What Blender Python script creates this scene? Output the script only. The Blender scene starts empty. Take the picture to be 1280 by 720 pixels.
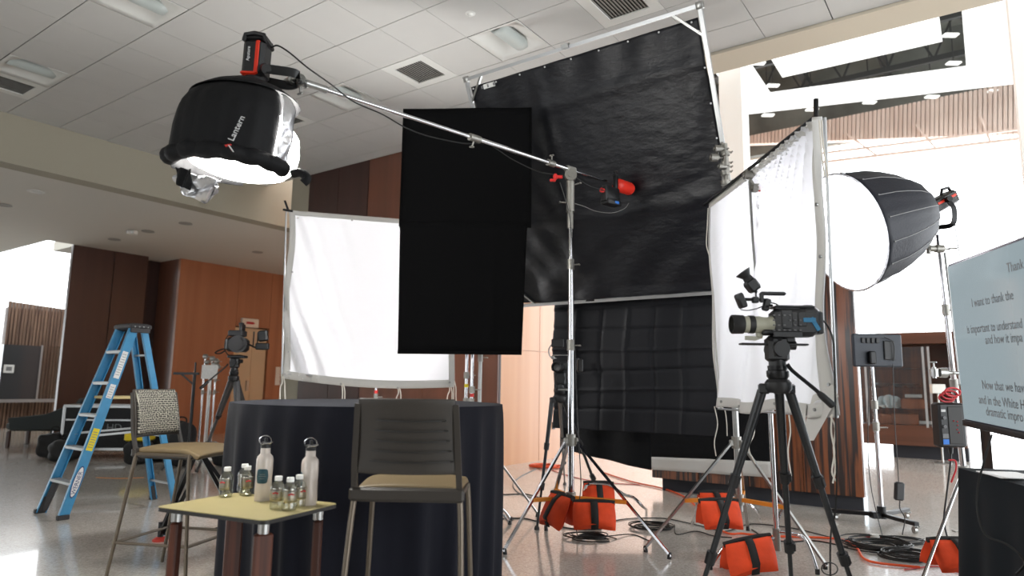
import bpy, bmesh, math, random
from math import sin, cos, pi, radians, sqrt, atan2
from mathutils import Vector, Matrix, Euler
random.seed(7)
scene = bpy.context.scene
COL = scene.collection
V = Vector

# ------------------------------------------------------------------ camera
F = 847.37; PITCH = radians(8.188); ROLL = radians(.830); YAW = radians(35.389); H = 1.22
def rotz(v):
    c, s = cos(YAW), sin(YAW)
    return V((v[0]*c - v[1]*s, v[0]*s + v[1]*c, v[2]))
_f = V((0, cos(PITCH), sin(PITCH))); _u = V((0, -sin(PITCH), cos(PITCH))); _x = V((1, 0, 0))
_x2 = cos(ROLL)*_x + sin(ROLL)*_u; _u2 = -sin(ROLL)*_x + cos(ROLL)*_u
CAMP = V((0, 0, H))
def ray(px, py):
    d = _f + _x2*((px-640)/F) + _u2*((360-py)/F)
    return rotz(d/d[1])
def at(px, py, d): return CAMP + ray(px, py)*d
def fl(px, py, z=0.0):
    r = ray(px, py); return CAMP + r*((z-H)/r[2])
def onY(px, py, Y):
    r = ray(px, py); return CAMP + r*(Y/r[1])
def onX(px, py, X):
    r = ray(px, py); return CAMP + r*(X/r[0])
def onplane(px, py, P, n):
    r = ray(px, py); return CAMP + r*((n.dot(P-CAMP))/n.dot(r))
RT = rotz((1, 0, 0)); FW = rotz((0, 1, 0)); UP = V((0, 0, 1))
cam = bpy.data.cameras.new('camera'); co = bpy.data.objects.new('camera', cam); COL.objects.link(co)
cam.sensor_width = 36; cam.lens = F*36/1280
fx, rx, ux = rotz(_f), rotz(_x2), rotz(_u2)
m = Matrix(((rx[0], ux[0], -fx[0], 0), (rx[1], ux[1], -fx[1], 0), (rx[2], ux[2], -fx[2], H), (0, 0, 0, 1)))
co.matrix_world = m
cam.dof.use_dof = True; cam.dof.focus_distance = 4.6; cam.dof.aperture_fstop = 1.8
cam.clip_end = 300
scene.camera = co

# ------------------------------------------------------------------ materials
def srgb(c):
    return tuple(((x/12.92) if x <= .04045 else ((x+.055)/1.055)**2.4) for x in [v/255 for v in c])
def mat(name, c, rough=.6, metal=0., bump=0., bscale=40., var=0., vscale=6., spec=.5, coat=0., sheen=0., trans=0., stretch=None, emit=None, estr=0., ior=None):
    M = bpy.data.materials.new(name); M.use_nodes = True
    nt = M.node_tree; N = nt.nodes; L = nt.links; b = N['Principled BSDF']
    col = srgb(c) + (1,)
    b.inputs['Base Color'].default_value = col
    b.inputs['Roughness'].default_value = rough; b.inputs['Metallic'].default_value = metal
    b.inputs['Specular IOR Level'].default_value = spec
    b.inputs['Coat Weight'].default_value = coat
    b.inputs['Sheen Weight'].default_value = sheen
    b.inputs['Transmission Weight'].default_value = trans
    if ior: b.inputs['IOR'].default_value = ior
    if emit: b.inputs['Emission Color'].default_value = srgb(emit)+(1,); b.inputs['Emission Strength'].default_value = estr
    tc = N.new('ShaderNodeTexCoord'); mp = N.new('ShaderNodeMapping'); L.new(tc.outputs['Object'], mp.inputs[0])
    if stretch: mp.inputs['Scale'].default_value = stretch
    if var > 0:
        n = N.new('ShaderNodeTexNoise'); n.inputs['Scale'].default_value = vscale; n.inputs['Detail'].default_value = 5
        L.new(mp.outputs[0], n.inputs[0])
        r = N.new('ShaderNodeValToRGB')
        r.color_ramp.elements[0].position = .3; r.color_ramp.elements[1].position = .7
        r.color_ramp.elements[0].color = tuple(max(0, v*(1-var)) for v in col[:3])+(1,)
        r.color_ramp.elements[1].color = tuple(min(1, v*(1+var)) for v in col[:3])+(1,)
        L.new(n.outputs[0], r.inputs[0]); L.new(r.outputs[0], b.inputs['Base Color'])
    if bump > 0:
        n2 = N.new('ShaderNodeTexNoise'); n2.inputs['Scale'].default_value = bscale; n2.inputs['Detail'].default_value = 4
        L.new(mp.outputs[0], n2.inputs[0])
        bp = N.new('ShaderNodeBump'); bp.inputs['Strength'].default_value = bump; bp.inputs['Distance'].default_value = .02
        L.new(n2.outputs[0], bp.inputs['Height']); L.new(bp.outputs[0], b.inputs['Normal'])
    return M
def wood(name, c1, c2, scale, rough=.35, coat=.2, axis='Z', sharp=(.4, .6), seam=None):
    M = bpy.data.materials.new(name); M.use_nodes = True
    nt = M.node_tree; N = nt.nodes; L = nt.links; b = N['Principled BSDF']
    tc = N.new('ShaderNodeTexCoord'); mp = N.new('ShaderNodeMapping'); L.new(tc.outputs['Object'], mp.inputs[0])
    s = [scale]*3; s['XYZ'.index(axis)] = scale*.035; mp.inputs['Scale'].default_value = s
    n = N.new('ShaderNodeTexNoise'); n.inputs['Scale'].default_value = 1; n.inputs['Detail'].default_value = 4; n.inputs['Distortion'].default_value = .4
    L.new(mp.outputs[0], n.inputs[0])
    r = N.new('ShaderNodeValToRGB')
    r.color_ramp.elements[0].position = sharp[0]; r.color_ramp.elements[1].position = sharp[1]
    r.color_ramp.elements[0].color = srgb(c1)+(1,); r.color_ramp.elements[1].color = srgb(c2)+(1,)
    L.new(n.outputs[0], r.inputs[0]); L.new(r.outputs[0], b.inputs['Base Color'])
    b.inputs['Roughness'].default_value = rough; b.inputs['Coat Weight'].default_value = coat; b.inputs['Coat Roughness'].default_value = .2
    return M
def emis(name, c, s):
    M = bpy.data.materials.new(name); M.use_nodes = True
    nt = M.node_tree; nt.nodes.clear(); e = nt.nodes.new('ShaderNodeEmission'); o = nt.nodes.new('ShaderNodeOutputMaterial')
    e.inputs[0].default_value = srgb(c)+(1,); e.inputs[1].default_value = s
    nt.links.new(e.outputs[0], o.inputs[0]); return M
def cloth_white(name, c, tr=.5):
    M = bpy.data.materials.new(name); M.use_nodes = True
    nt = M.node_tree; N = nt.nodes; L = nt.links; N.clear()
    o = N.new('ShaderNodeOutputMaterial'); d = N.new('ShaderNodeBsdfDiffuse'); t = N.new('ShaderNodeBsdfTranslucent'); mx = N.new('ShaderNodeMixShader')
    d.inputs[0].default_value = srgb(c)+(1,); t.inputs[0].default_value = srgb(c)+(1,); mx.inputs[0].default_value = tr
    L.new(d.outputs[0], mx.inputs[1]); L.new(t.outputs[0], mx.inputs[2]); L.new(mx.outputs[0], o.inputs[0])
    return M
def thin_glass(name, c=(235, 242, 245), a=.12, rough=.02):
    M = bpy.data.materials.new(name); M.use_nodes = True
    nt = M.node_tree; N = nt.nodes; L = nt.links; N.clear()
    o = N.new('ShaderNodeOutputMaterial'); g = N.new('ShaderNodeBsdfGlossy'); t = N.new('ShaderNodeBsdfTransparent'); mx = N.new('ShaderNodeMixShader')
    g.inputs['Roughness'].default_value = rough; t.inputs[0].default_value = srgb(c)+(1,); mx.inputs[0].default_value = a
    L.new(t.outputs[0], mx.inputs[1]); L.new(g.outputs[0], mx.inputs[2]); L.new(mx.outputs[0], o.inputs[0])
    return M
def pattern_fabric(name):
    M = bpy.data.materials.new(name); M.use_nodes = True
    nt = M.node_tree; N = nt.nodes; L = nt.links; b = N['Principled BSDF']
    tc = N.new('ShaderNodeTexCoord'); sp = N.new('ShaderNodeSeparateXYZ'); L.new(tc.outputs['Object'], sp.inputs[0])
    def w(i, j, sc, off):
        cb = N.new('ShaderNodeCombineXYZ'); L.new(sp.outputs[i], cb.inputs[0]); L.new(sp.outputs[j], cb.inputs[1])
        mp = N.new('ShaderNodeMapping'); mp.inputs['Location'].default_value = off; L.new(cb.outputs[0], mp.inputs[0])
        n = N.new('ShaderNodeTexBrick'); n.inputs['Scale'].default_value = sc
        n.inputs['Mortar Size'].default_value = .055; n.inputs['Brick Width'].default_value = .9; n.inputs['Row Height'].default_value = .42
        n.offset = .37; n.offset_frequency = 2
        n.inputs['Color1'].default_value = (0, 0, 0, 1); n.inputs['Color2'].default_value = (0, 0, 0, 1); n.inputs['Mortar'].default_value = (1, 1, 1, 1)
        L.new(mp.outputs[0], n.inputs[0]); return n
    a = w(0, 2, 30, (.1, .2, 0)); c = w(2, 0, 30, (.4, .1, 0))
    cb = N.new('ShaderNodeCombineXYZ'); L.new(sp.outputs[0], cb.inputs[0]); L.new(sp.outputs[2], cb.inputs[1])
    vo = N.new('ShaderNodeTexVoronoi'); vo.inputs['Scale'].default_value = 42; vo.distance = 'CHEBYCHEV'; L.new(cb.outputs[0], vo.inputs[0])
    sc_ = N.new('ShaderNodeSeparateColor'); L.new(vo.outputs['Color'], sc_.inputs[0])
    gt = N.new('ShaderNodeMath'); gt.operation = 'GREATER_THAN'; gt.inputs[1].default_value = .5; L.new(sc_.outputs[0], gt.inputs[0])
    mx = N.new('ShaderNodeMix'); mx.data_type = 'RGBA'; L.new(gt.outputs[0], mx.inputs[0]); L.new(a.outputs[0], mx.inputs[6]); L.new(c.outputs[0], mx.inputs[7])
    r = N.new('ShaderNodeMix'); r.data_type = 'RGBA'
    r.inputs[6].default_value = srgb((74, 72, 68))+(1,); r.inputs[7].default_value = srgb((180, 176, 162))+(1,)
    L.new(mx.outputs[2], r.inputs[0]); L.new(r.outputs[2], b.inputs['Base Color']); b.inputs['Roughness'].default_value = .9
    return M
M = {}
M['black'] = mat('black_plastic', (22, 22, 24), .45, bump=.05, bscale=300)
M['blackmetal'] = mat('black_metal', (20, 20, 22), .35, .3)
M['carbon'] = mat('carbon_tube', (38, 40, 42), .3, .2, var=.15, vscale=120)
M['chrome'] = mat('chrome', (205, 205, 208), .14, 1., var=.03, vscale=20)
M['steel'] = mat('dull_steel', (170, 170, 168), .32, 1., var=.05, vscale=30)
M['castmetal'] = mat('cast_metal', (150, 148, 142), .45, .9, bump=.1, bscale=90)
M['tripgrey'] = mat('grey_tripod_tube', (104, 104, 106), .35, .7)
M['alu'] = mat('aluminium', (190, 192, 194), .4, .8)
M['duv'] = mat('black_duvetyne', (13, 14, 17), .85, bump=.35, bscale=12, sheen=.06, spec=.2)
M['flagcloth'] = mat('flag_cloth', (8, 8, 9), .95, bump=.05, bscale=60, spec=.1)
M['sheen'] = mat('black_nylon', (18, 19, 25), .42, bump=.55, bscale=6, var=.1, vscale=4, spec=.35, stretch=(1, 1, 2.2))
M['crease'] = mat('black_creased_cloth', (24, 25, 29), .7, bump=.1, bscale=18, spec=.2)
M['tcloth'] = mat('navy_tablecloth', (23, 24, 33), .8, bump=.12, bscale=220, sheen=.06, spec=.15)
M['tcloth2'] = mat('dark_teal_tablecloth', (20, 26, 31), .85, bump=.12, bscale=220, sheen=.03, spec=.15)
M['white'] = cloth_white('white_muslin', (250, 250, 252), .4)
M['hem'] = cloth_white('white_hem', (216, 214, 210), .15)
M['silk'] = cloth_white('white_silk', (248, 248, 250), .45)
M['tie'] = mat('cotton_tie', (225, 220, 210), .8)
M['lamp'] = emis('lamp_diffuser', (255, 252, 246), 60.)
M['boxlamp'] = emis('softbox_diffuser', (250, 250, 255), 14.)
M['silver'] = mat('silver_lining', (215, 215, 218), .28, .9, bump=.9, bscale=9)
M['softfab'] = mat('softbox_fabric', (24, 27, 38), .55, bump=.15, bscale=60, spec=.4)
M['lanfab'] = mat('lantern_fabric', (12, 12, 14), .7, bump=.5, bscale=7, spec=.25)
M['piping'] = mat('pale_piping', (150, 150, 150), .6)
M['red'] = mat('red_anodised', (214, 48, 22), .4, .1)
M['redcap'] = mat('red_plastic', (226, 50, 34), .4)
M['redband'] = mat('red_band', (200, 40, 36), .5)
M['bag'] = mat('orange_canvas', (222, 68, 20), .8, bump=.3, bscale=14, var=.12, vscale=9)
M['brace'] = mat('yellow_orange_brace', (214, 130, 34), .5)
M['strap'] = mat('black_strap', (26, 24, 24), .8)
M['cable'] = mat('black_cable', (18, 18, 18), .5)
M['ocable'] = mat('orange_cable', (225, 84, 38), .5)
M['rcable'] = mat('red_cable', (190, 30, 40), .5)
M['gcable'] = mat('grey_cable', (105, 104, 102), .5)
M['blue'] = mat('blue_fibreglass', (58, 138, 184), .38, var=.06, vscale=14, coat=.15)
M['rung'] = mat('rung_aluminium', (165, 168, 168), .4, .6)
M['cap'] = mat('ladder_cap', (52, 50, 52), .6)
M['tray'] = mat('beige_tray', (216, 196, 140), .6)
M['sticker'] = mat('white_sticker', (228, 228, 226), .6, var=.1, vscale=60)
M['yellow'] = mat('yellow_sticker', (228, 206, 40), .6)
M['navyink'] = mat('navy_ink', (28, 40, 110), .6)
M['redink'] = mat('red_ink', (180, 40, 50), .6)
M['ink'] = mat('grey_ink', (120, 122, 124), .7)
M['darkink'] = mat('dark_ink', (52, 60, 66), .7)
M['whiteink'] = mat('white_ink', (205, 205, 205), .6)
M['blueink'] = mat('blue_label', (50, 120, 210), .6)
M['bluetape'] = mat('blue_tape', (62, 128, 168), .7)
M['shell'] = mat('stool_shell', (52, 47, 42), .5, bump=.08, bscale=200)
M['stoolframe'] = mat('stool_frame', (104, 94, 82), .35, .6)
M['seat'] = mat('tan_vinyl', (124, 106, 76), .5, bump=.05, bscale=150)
M['pattern'] = pattern_fabric('woven_pattern')
M['tabtop'] = mat('ochre_laminate', (164, 152, 106), .45, var=.05, vscale=5)
M['edge'] = mat('black_edge', (30, 28, 26), .5)
M['cherry'] = wood('cherry_leg', (62, 30, 18), (88, 44, 26), 30, .55, .0)
M['bottle'] = mat('cream_bottle', (208, 198, 190), .35, metal=.15)
M['teal'] = mat('teal_badge', (28, 72, 84), .5)
def _water():
    m_ = mat('water_plastic', (236, 240, 240), .05, trans=1., ior=1.2, spec=.5); return m_
M['pet'] = thin_glass('clear_plastic', (226, 228, 222), .22, .06)
M['capw'] = mat('white_cap', (235, 235, 232), .5)
M['wlabel'] = thin_glass('clear_label', (226, 216, 176), .25, .4)
M['tile'] = mat('ceiling_tile', (196, 195, 192), .9, bump=.1, bscale=300, var=.015, vscale=3)
M['tee'] = mat('ceiling_tee', (96, 94, 90), .8)
M['beam'] = mat('cream_plaster', (160, 154, 138), .9)
M['low'] = mat('low_ceiling_paint', (205, 202, 194), .9)
M['fascia'] = mat('fascia_paint', (200, 190, 172), .9)
M['vent'] = mat('vent_grille', (150, 148, 142), .6)
M['ventdark'] = mat('vent_dark', (44, 42, 40), .8)
M['trofwhite'] = mat('troffer_white', (214, 214, 210), .6)
M['trofglass'] = mat('troffer_lens', (190, 198, 196), .4)
M['wooddark'] = wood('dark_walnut', (52, 30, 26), (64, 38, 32), 5, .4, .15, sharp=(.3, .7))
M['woodorange'] = wood('orange_veneer', (150, 96, 66), (166, 110, 78), 5, .35, .25, sharp=(.3, .7))
M['woodmid'] = wood('brown_veneer', (92, 56, 40), (110, 66, 48), 5, .35, .25, sharp=(.3, .7))
M['peach'] = wood('glare_lit_veneer', (206, 148, 108), (216, 162, 122), 4, .3, .4, sharp=(.3, .7))  # same wood veneer, with the window glare painted into a lighter colour
M['zebra'] = wood('zebra_veneer', (28, 18, 15), (124, 70, 38), 24, .3, .3, sharp=(.44, .58))
M['slat'] = wood('slat_wood', (86, 64, 52), (128, 102, 84), 26, .5, .1, sharp=(.4, .6))
M['casewood'] = wood('case_wood', (76, 47, 34), (98, 60, 43), 8, .35, .25, axis='X', sharp=(.3, .7))
M['kick'] = mat('dark_kick', (34, 36, 44), .6)
M['door'] = mat('beige_door', (206, 186, 156), .5)
M['seam'] = mat('panel_gap', (50, 26, 16), .8)
M['armch'] = mat('dark_upholstery', (44, 52, 54), .7, bump=.1, bscale=100)
M['darkglass'] = mat('dark_display', (58, 60, 62), .12, coat=.4)
M['glass'] = thin_glass('clear_glass')
M['louvre'] = wood('louvre_wood', (212, 190, 178), (234, 218, 208), 14, .6, 0, sharp=(.3, .7))
M['roofdark'] = mat('atrium_roof', (112, 116, 112), .9, var=.3, vscale=1.2)
M['truss'] = mat('truss_paint', (54, 56, 56), .7)
M['whitepaint'] = mat('white_paint', (236, 236, 232), .8)
M['lum'] = emis('glowing_white', (255, 255, 252), 1.6)  # glow added to the white ceiling ring; also the muslin lamp's face
M['litfix'] = emis('lit_fixture', (255, 255, 250), 1.4)
M['screen'] = mat('screen_glass', (60, 70, 74), .12, emit=(176, 192, 198), estr=.62, spec=.5)
M['bezel'] = mat('screen_bezel', (58, 48, 66), .35, .2)
M['exit'] = mat('exit_sign_face', (236, 228, 218), .5)
M['paper'] = mat('white_paper', (240, 240, 238), .7)
M['greylens'] = mat('grey_white_lens', (170, 168, 150), .45)
M['lensglass'] = mat('lens_glass', (16, 18, 26), .05, coat=1.)
M['camgrey'] = mat('camera_body', (44, 44, 46), .5, bump=.08, bscale=250)
M['button'] = mat('grey_button', (96, 96, 98), .5)
M['panelgrey'] = mat('panel_back', (40, 46, 56), .5, bump=.1, bscale=60)
M['plywhite'] = mat('object_white', (205, 202, 196), .5)
M['clothbag'] = mat('black_case', (20, 21, 23), .7, bump=.2, bscale=40)
M['yellowcase'] = mat('yellow_case', (226, 200, 20), .5)
M['boxbrown'] = mat('brown_box', (150, 86, 56), .7)
M['ringred'] = mat('red_foot', (190, 60, 48), .6)

def floor_mat():
    Mx = bpy.data.materials.new('terrazzo'); Mx.use_nodes = True
    nt = Mx.node_tree; N = nt.nodes; L = nt.links; b = N['Principled BSDF']
    tc = N.new('ShaderNodeTexCoord')
    v = N.new('ShaderNodeTexVoronoi'); v.inputs['Scale'].default_value = 90; L.new(tc.outputs['Object'], v.inputs[0])
    r = N.new('ShaderNodeValToRGB'); e = r.color_ramp.elements
    e[0].position = 0; e[0].color = srgb((182, 176, 168))+(1,); e[1].position = 1; e[1].color = srgb((224, 219, 210))+(1,)
    e.new(.5).color = srgb((206, 200, 192))+(1,)
    L.new(v.outputs['Color'], r.inputs[0])
    n = N.new('ShaderNodeTexNoise'); n.inputs['Scale'].default_value = 1.3; n.inputs['Detail'].default_value = 3; L.new(tc.outputs['Object'], n.inputs[0])
    mx = N.new('ShaderNodeMix'); mx.data_type = 'RGBA'; mx.blend_type = 'MULTIPLY'; mx.inputs[0].default_value = .1
    L.new(r.outputs[0], mx.inputs[6]); L.new(n.outputs[0], mx.inputs[7]); L.new(mx.outputs[2], b.inputs['Base Color'])
    b.inputs['Roughness'].default_value = .2; b.inputs['Specular IOR Level'].default_value = .5
    b.inputs['Coat Weight'].default_value = .5; b.inputs['Coat Roughness'].default_value = .04
    return Mx
M['floor'] = floor_mat()

# ------------------------------------------------------------------ mesh builder
def frame_from(z, xh=None):
    z = V(z).normalized(); xh = V(xh) if xh is not None else (V((1, 0, 0)) if abs(z[0]) < .9 else V((0, 1, 0)))
    x = (xh - z*xh.dot(z)).normalized(); y = z.cross(x)
    return x, y, z
class MB:
    def __init__(s): s.v = []; s.f = []
    def add(s, vs, fs):
        o = len(s.v); s.v += [V(p) for p in vs]; s.f += [tuple(i+o for i in f) for f in fs]; return s
    def obox(s, c, ax, ay, az, size, bev=0.):
        """oriented box; bev = chamfer"""
        ax, ay, az = V(ax), V(ay), V(az); hx, hy, hz = [q/2 for q in size]; c = V(c)
        if bev <= 0:
            vs = [c+ax*(hx*i)+ay*(hy*j)+az*(hz*k) for i in (-1, 1) for j in (-1, 1) for k in (-1, 1)]
            return s.add(vs, [(0, 1, 3, 2), (4, 6, 7, 5), (0, 4, 5, 1), (2, 3, 7, 6), (0, 2, 6, 4), (1, 5, 7, 3)])
        b = min(bev, hx*.9, hy*.9, hz*.9)
        prof = [(hx-b, hy), (hx, hy-b), (hx, -hy+b), (hx-b, -hy), (-hx+b, -hy), (-hx, -hy+b), (-hx, hy-b), (-hx+b, hy)]
        prof_in = [(max(-hx+b, min(hx-b, x)) if abs(x) == hx else x, y) for x, y in prof]
        def shr(p):
            x, y = p
            return (x*(hx-b)/hx, y*(hy-b)/hy)
        rings = []
        vs = []
        for zz, sh in ((-hz, 1), (-hz+b, 0), (hz-b, 0), (hz, 1)):
            for p in prof:
                q = shr(p) if sh else p
                vs.append(c+ax*q[0]+ay*q[1]+az*zz)
        fs = []
        for k in range(3):
            for i in range(8):
                j = (i+1) % 8; fs.append((k*8+i, k*8+j, k*8+8+j, k*8+8+i))
        fs.append(tuple(range(7, -1, -1))); fs.append(tuple(range(24, 32)))
        return s.add(vs, fs)
    def box(s, c, size, rz=0., bev=0.):
        cz, sz = cos(rz), sin(rz)
        return s.obox(c, (cz, sz, 0), (-sz, cz, 0), (0, 0, 1), size, bev)
    def bb(s, lo, hi, bev=0.):
        lo, hi = V(lo), V(hi); return s.box((lo+hi)/2, hi-lo, 0, bev)
    def cyl(s, a, b, r0, r1=None, n=12):
        r1 = r0 if r1 is None else r1; a, b = V(a), V(b)
        x, y, z = frame_from(b-a)
        vs = []
        for p, r in ((a, r0), (b, r1)):
            for i in range(n): t = 2*pi*i/n; vs.append(p+x*(r*cos(t))+y*(r*sin(t)))
        fs = [(i, (i+1) % n, n+(i+1) % n, n+i) for i in range(n)]
        fs.append(tuple(range(n-1, -1, -1))); fs.append(tuple(range(n, 2*n)))
        return s.add(vs, fs)
    def tube(s, pts, r, n=8, closed=False):
        pts = [V(p) for p in pts]; k = len(pts); vs = []
        rr = r if isinstance(r, (list, tuple)) else [r]*k
        prev = None
        for i, p in enumerate(pts):
            if closed: d = pts[(i+1) % k]-pts[i-1]
            else: d = pts[min(i+1, k-1)]-pts[max(i-1, 0)]
            if d.length < 1e-9: d = V((0, 0, 1))
            x, y, z = frame_from(d, prev if prev is not None and abs(prev.dot(d.normalized())) < .95 else None); prev = x
            for j in range(n): t = 2*pi*j/n; vs.append(p+x*(rr[i]*cos(t))+y*(rr[i]*sin(t)))
        fs = []
        for i in range(k if closed else k-1):
            a = i*n; b = ((i+1) % k)*n
            for j in range(n): q = (j+1) % n; fs.append((a+j, a+q, b+q, b+j))
        if not closed: fs.append(tuple(range(n-1, -1, -1))); fs.append(tuple(range((k-1)*n, k*n)))
        return s.add(vs, fs)
    def bar(s, pts, w, h, up=(0, 0, 1)):
        """rectangular section swept along pts"""
        pts = [V(p) for p in pts]; k = len(pts); vs = []
        for i, p in enumerate(pts):
            d = (pts[min(i+1, k-1)]-pts[max(i-1, 0)]).normalized()
            u = V(up); sd = d.cross(u)
            if sd.length < 1e-5: sd = d.cross(V((1, 0, 0)))
            sd.normalize(); u = sd.cross(d).normalized()
            for a, b in ((-1, -1), (1, -1), (1, 1), (-1, 1)): vs.append(p+sd*(a*w/2)+u*(b*h/2))
        fs = [(i*4+j, i*4+(j+1) % 4, i*4+4+(j+1) % 4, i*4+4+j) for i in range(k-1) for j in range(4)]
        fs += [(3, 2, 1, 0), tuple(range((k-1)*4, k*4))]
        return s.add(vs, fs)
    def lathe(s, prof, o=(0, 0, 0), axis=(0, 0, 1), n=24, xh=None, a0=0., a1=2*pi, cap=True):
        x, y, z = frame_from(axis, xh); o = V(o); full = abs(a1-a0-2*pi) < 1e-6
        m_ = n if full else n+1; vs = []
        for r, h in prof:
            for i in range(m_):
                t = a0+(a1-a0)*i/n; vs.append(o+x*(r*cos(t))+y*(r*sin(t))+z*h)
        fs = []
        for k in range(len(prof)-1):
            for i in range(n):
                j = (i+1) % m_; fs.append((k*m_+i, k*m_+j, (k+1)*m_+j, (k+1)*m_+i))
        if full and cap:
            if prof[0][0] > 1e-6: fs.append(tuple(range(m_-1, -1, -1)))
            if prof[-1][0] > 1e-6: fs.append(tuple(range((len(prof)-1)*m_, len(prof)*m_)))
        return s.add(vs, fs)
    def ball(s, c, r, n=12, sc=(1, 1, 1)):
        c = V(c); k = n//2; vs = []; fs = []
        for i in range(k+1):
            p = pi*i/k
            for j in range(n): t = 2*pi*j/n; vs.append(c+V((r*sc[0]*sin(p)*cos(t), r*sc[1]*sin(p)*sin(t), r*sc[2]*cos(p))))
        for i in range(k):
            for j in range(n): q = (j+1) % n; fs.append((i*n+j, (i+1)*n+j, (i+1)*n+q, i*n+q))
        return s.add(vs, fs)
    def grid(s, fn, nu, nv, closed_u=False):
        vs = [fn(i/nu, j/nv) for j in range(nv+1) for i in range(nu if closed_u else nu+1)]
        w = nu if closed_u else nu+1
        fs = [(j*w+i, j*w+(i+1) % w, (j+1)*w+(i+1) % w, (j+1)*w+i) for j in range(nv) for i in range(nu)]
        return s.add(vs, fs)
    def prism(s, poly, nrm, th):
        """closed polygon (list of points) extruded by nrm*th"""
        k = len(poly); poly = [V(p) for p in poly]; o = V(nrm).normalized()*th
        vs = poly+[p+o for p in poly]
        fs = [tuple(range(k-1, -1, -1)), tuple(range(k, 2*k))]+[(i, (i+1) % k, k+(i+1) % k, k+i) for i in range(k)]
        return s.add(vs, fs)
def link(name, mb, material, parent=None, smooth=True, solid=0., bevel=0., sub=0):
    me = bpy.data.meshes.new(name)
    off = V((0, 0, 0))
    if parent is not None: off = origin(parent)
    ob = bpy.data.objects.new(name, me)
    if parent is None:
        # origin at the base centre
        xs = [p[0] for p in mb.v]; ys = [p[1] for p in mb.v]; zs = [p[2] for p in mb.v]
        off = V(((min(xs)+max(xs))/2, (min(ys)+max(ys))/2, min(zs))); ob.location = off
    me.from_pydata([p-off for p in mb.v], [], mb.f)
    bm = bmesh.new(); bm.from_mesh(me)
    bmesh.ops.remove_doubles(bm, verts=bm.verts, dist=1e-6)
    bmesh.ops.recalc_face_normals(bm, faces=bm.faces); bm.to_mesh(me); bm.free()
    me.materials.append(material)
    COL.objects.link(ob)
    if parent is not None: ob.parent = parent
    if smooth:
        for p in me.polygons: p.use_smooth = True
        try: me.set_sharp_from_angle(angle=radians(38))
        except Exception: pass
    if solid: md = ob.modifiers.new('thickness', 'SOLIDIFY'); md.thickness = solid; md.offset = 0
    if bevel: md = ob.modifiers.new('bevel', 'BEVEL'); md.width = bevel; md.segments = 2; md.limit_method = 'ANGLE'
    if sub: md = ob.modifiers.new('sub', 'SUBSURF'); md.levels = sub; md.render_levels = sub
    return ob
def origin(o):
    p = V((0, 0, 0))
    while o is not None: p += V(o.location); o = o.parent
    return p
def thing(name, label, cat, loc, group=None):
    o = bpy.data.objects.new(name, None); COL.objects.link(o); o.location = V(loc); o.empty_display_size = .1
    o['label'] = label; o['category'] = cat
    if group: o['group'] = group
    return o
def tag(o, label, cat, group=None):
    o['label'] = label; o['category'] = cat
    if group: o['group'] = group
    return o
def struct(name, mb, m_, parent=None, smooth=False, **k):
    o = link(name, mb, m_, parent, smooth, **k)
    if parent is None: o['kind'] = 'structure'
    return o
def lab(o, s): o['label'] = s; return o
def text_part(name, body, material, parent, P, xdir, ydir, size, align='LEFT', depth=.0015, sx=1.):
    cu = bpy.data.curves.new(name, 'FONT'); cu.body = body; cu.size = size; cu.extrude = depth; cu.align_x = align
    tmp = bpy.data.objects.new(name+'_tmp', cu); COL.objects.link(tmp)
    dg = bpy.context.evaluated_depsgraph_get(); me = bpy.data.meshes.new_from_object(tmp.evaluated_get(dg))
    COL.objects.unlink(tmp); bpy.data.objects.remove(tmp)
    x = V(xdir).normalized(); z = x.cross(V(ydir)).normalized(); y = z.cross(x)
    off = origin(parent) if parent is not None else V((0, 0, 0))
    for v in me.vertices:
        c = v.co.copy(); v.co = V(P)-off + x*(c[0]*sx) + y*c[1] + z*c[2]
    me.materials.clear(); me.materials.append(material)
    ob = bpy.data.objects.new(name, me); COL.objects.link(ob); ob.parent = parent
    return ob
def dup(root, loc, rz=0., label=None):
    r = root.copy(); COL.objects.link(r); r.location = loc; r.rotation_euler = (0, 0, rz)
    if label: r['label'] = label
    def rec(a, b):
        for ch in list(a.children):
            c = ch.copy(); COL.objects.link(c); c.parent = b; rec(ch, c)
    rec(root, r); return r
def lerp(a, b, t): return V(a)*(1-t)+V(b)*t
def spline(pts, n=8):
    pts = [V(p) for p in pts]; out = []
    P = [pts[0]*2-pts[1]]+pts+[pts[-1]*2-pts[-2]]
    for i in range(1, len(P)-2):
        for k in range(n):
            t = k/n; p0, p1, p2, p3 = P[i-1], P[i], P[i+1], P[i+2]
            out.append(.5*((2*p1)+(p2-p0)*t+(2*p0-5*p1+4*p2-p3)*t*t+(3*p1-p0-3*p2+p3)*t**3))
    out.append(pts[-1]); return out

# ================================================================== SETTING
ZC = H+3.41; T = .609; X0 = -1.0; Y0 = 2.418; YE = 6.92; XB = -10.24; ZL = 3.98; XR = 6.0
fm = MB(); fm.bb((-32, -6, -.2), (8, 19, 0)); struct('floor', fm, M['floor'])
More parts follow.
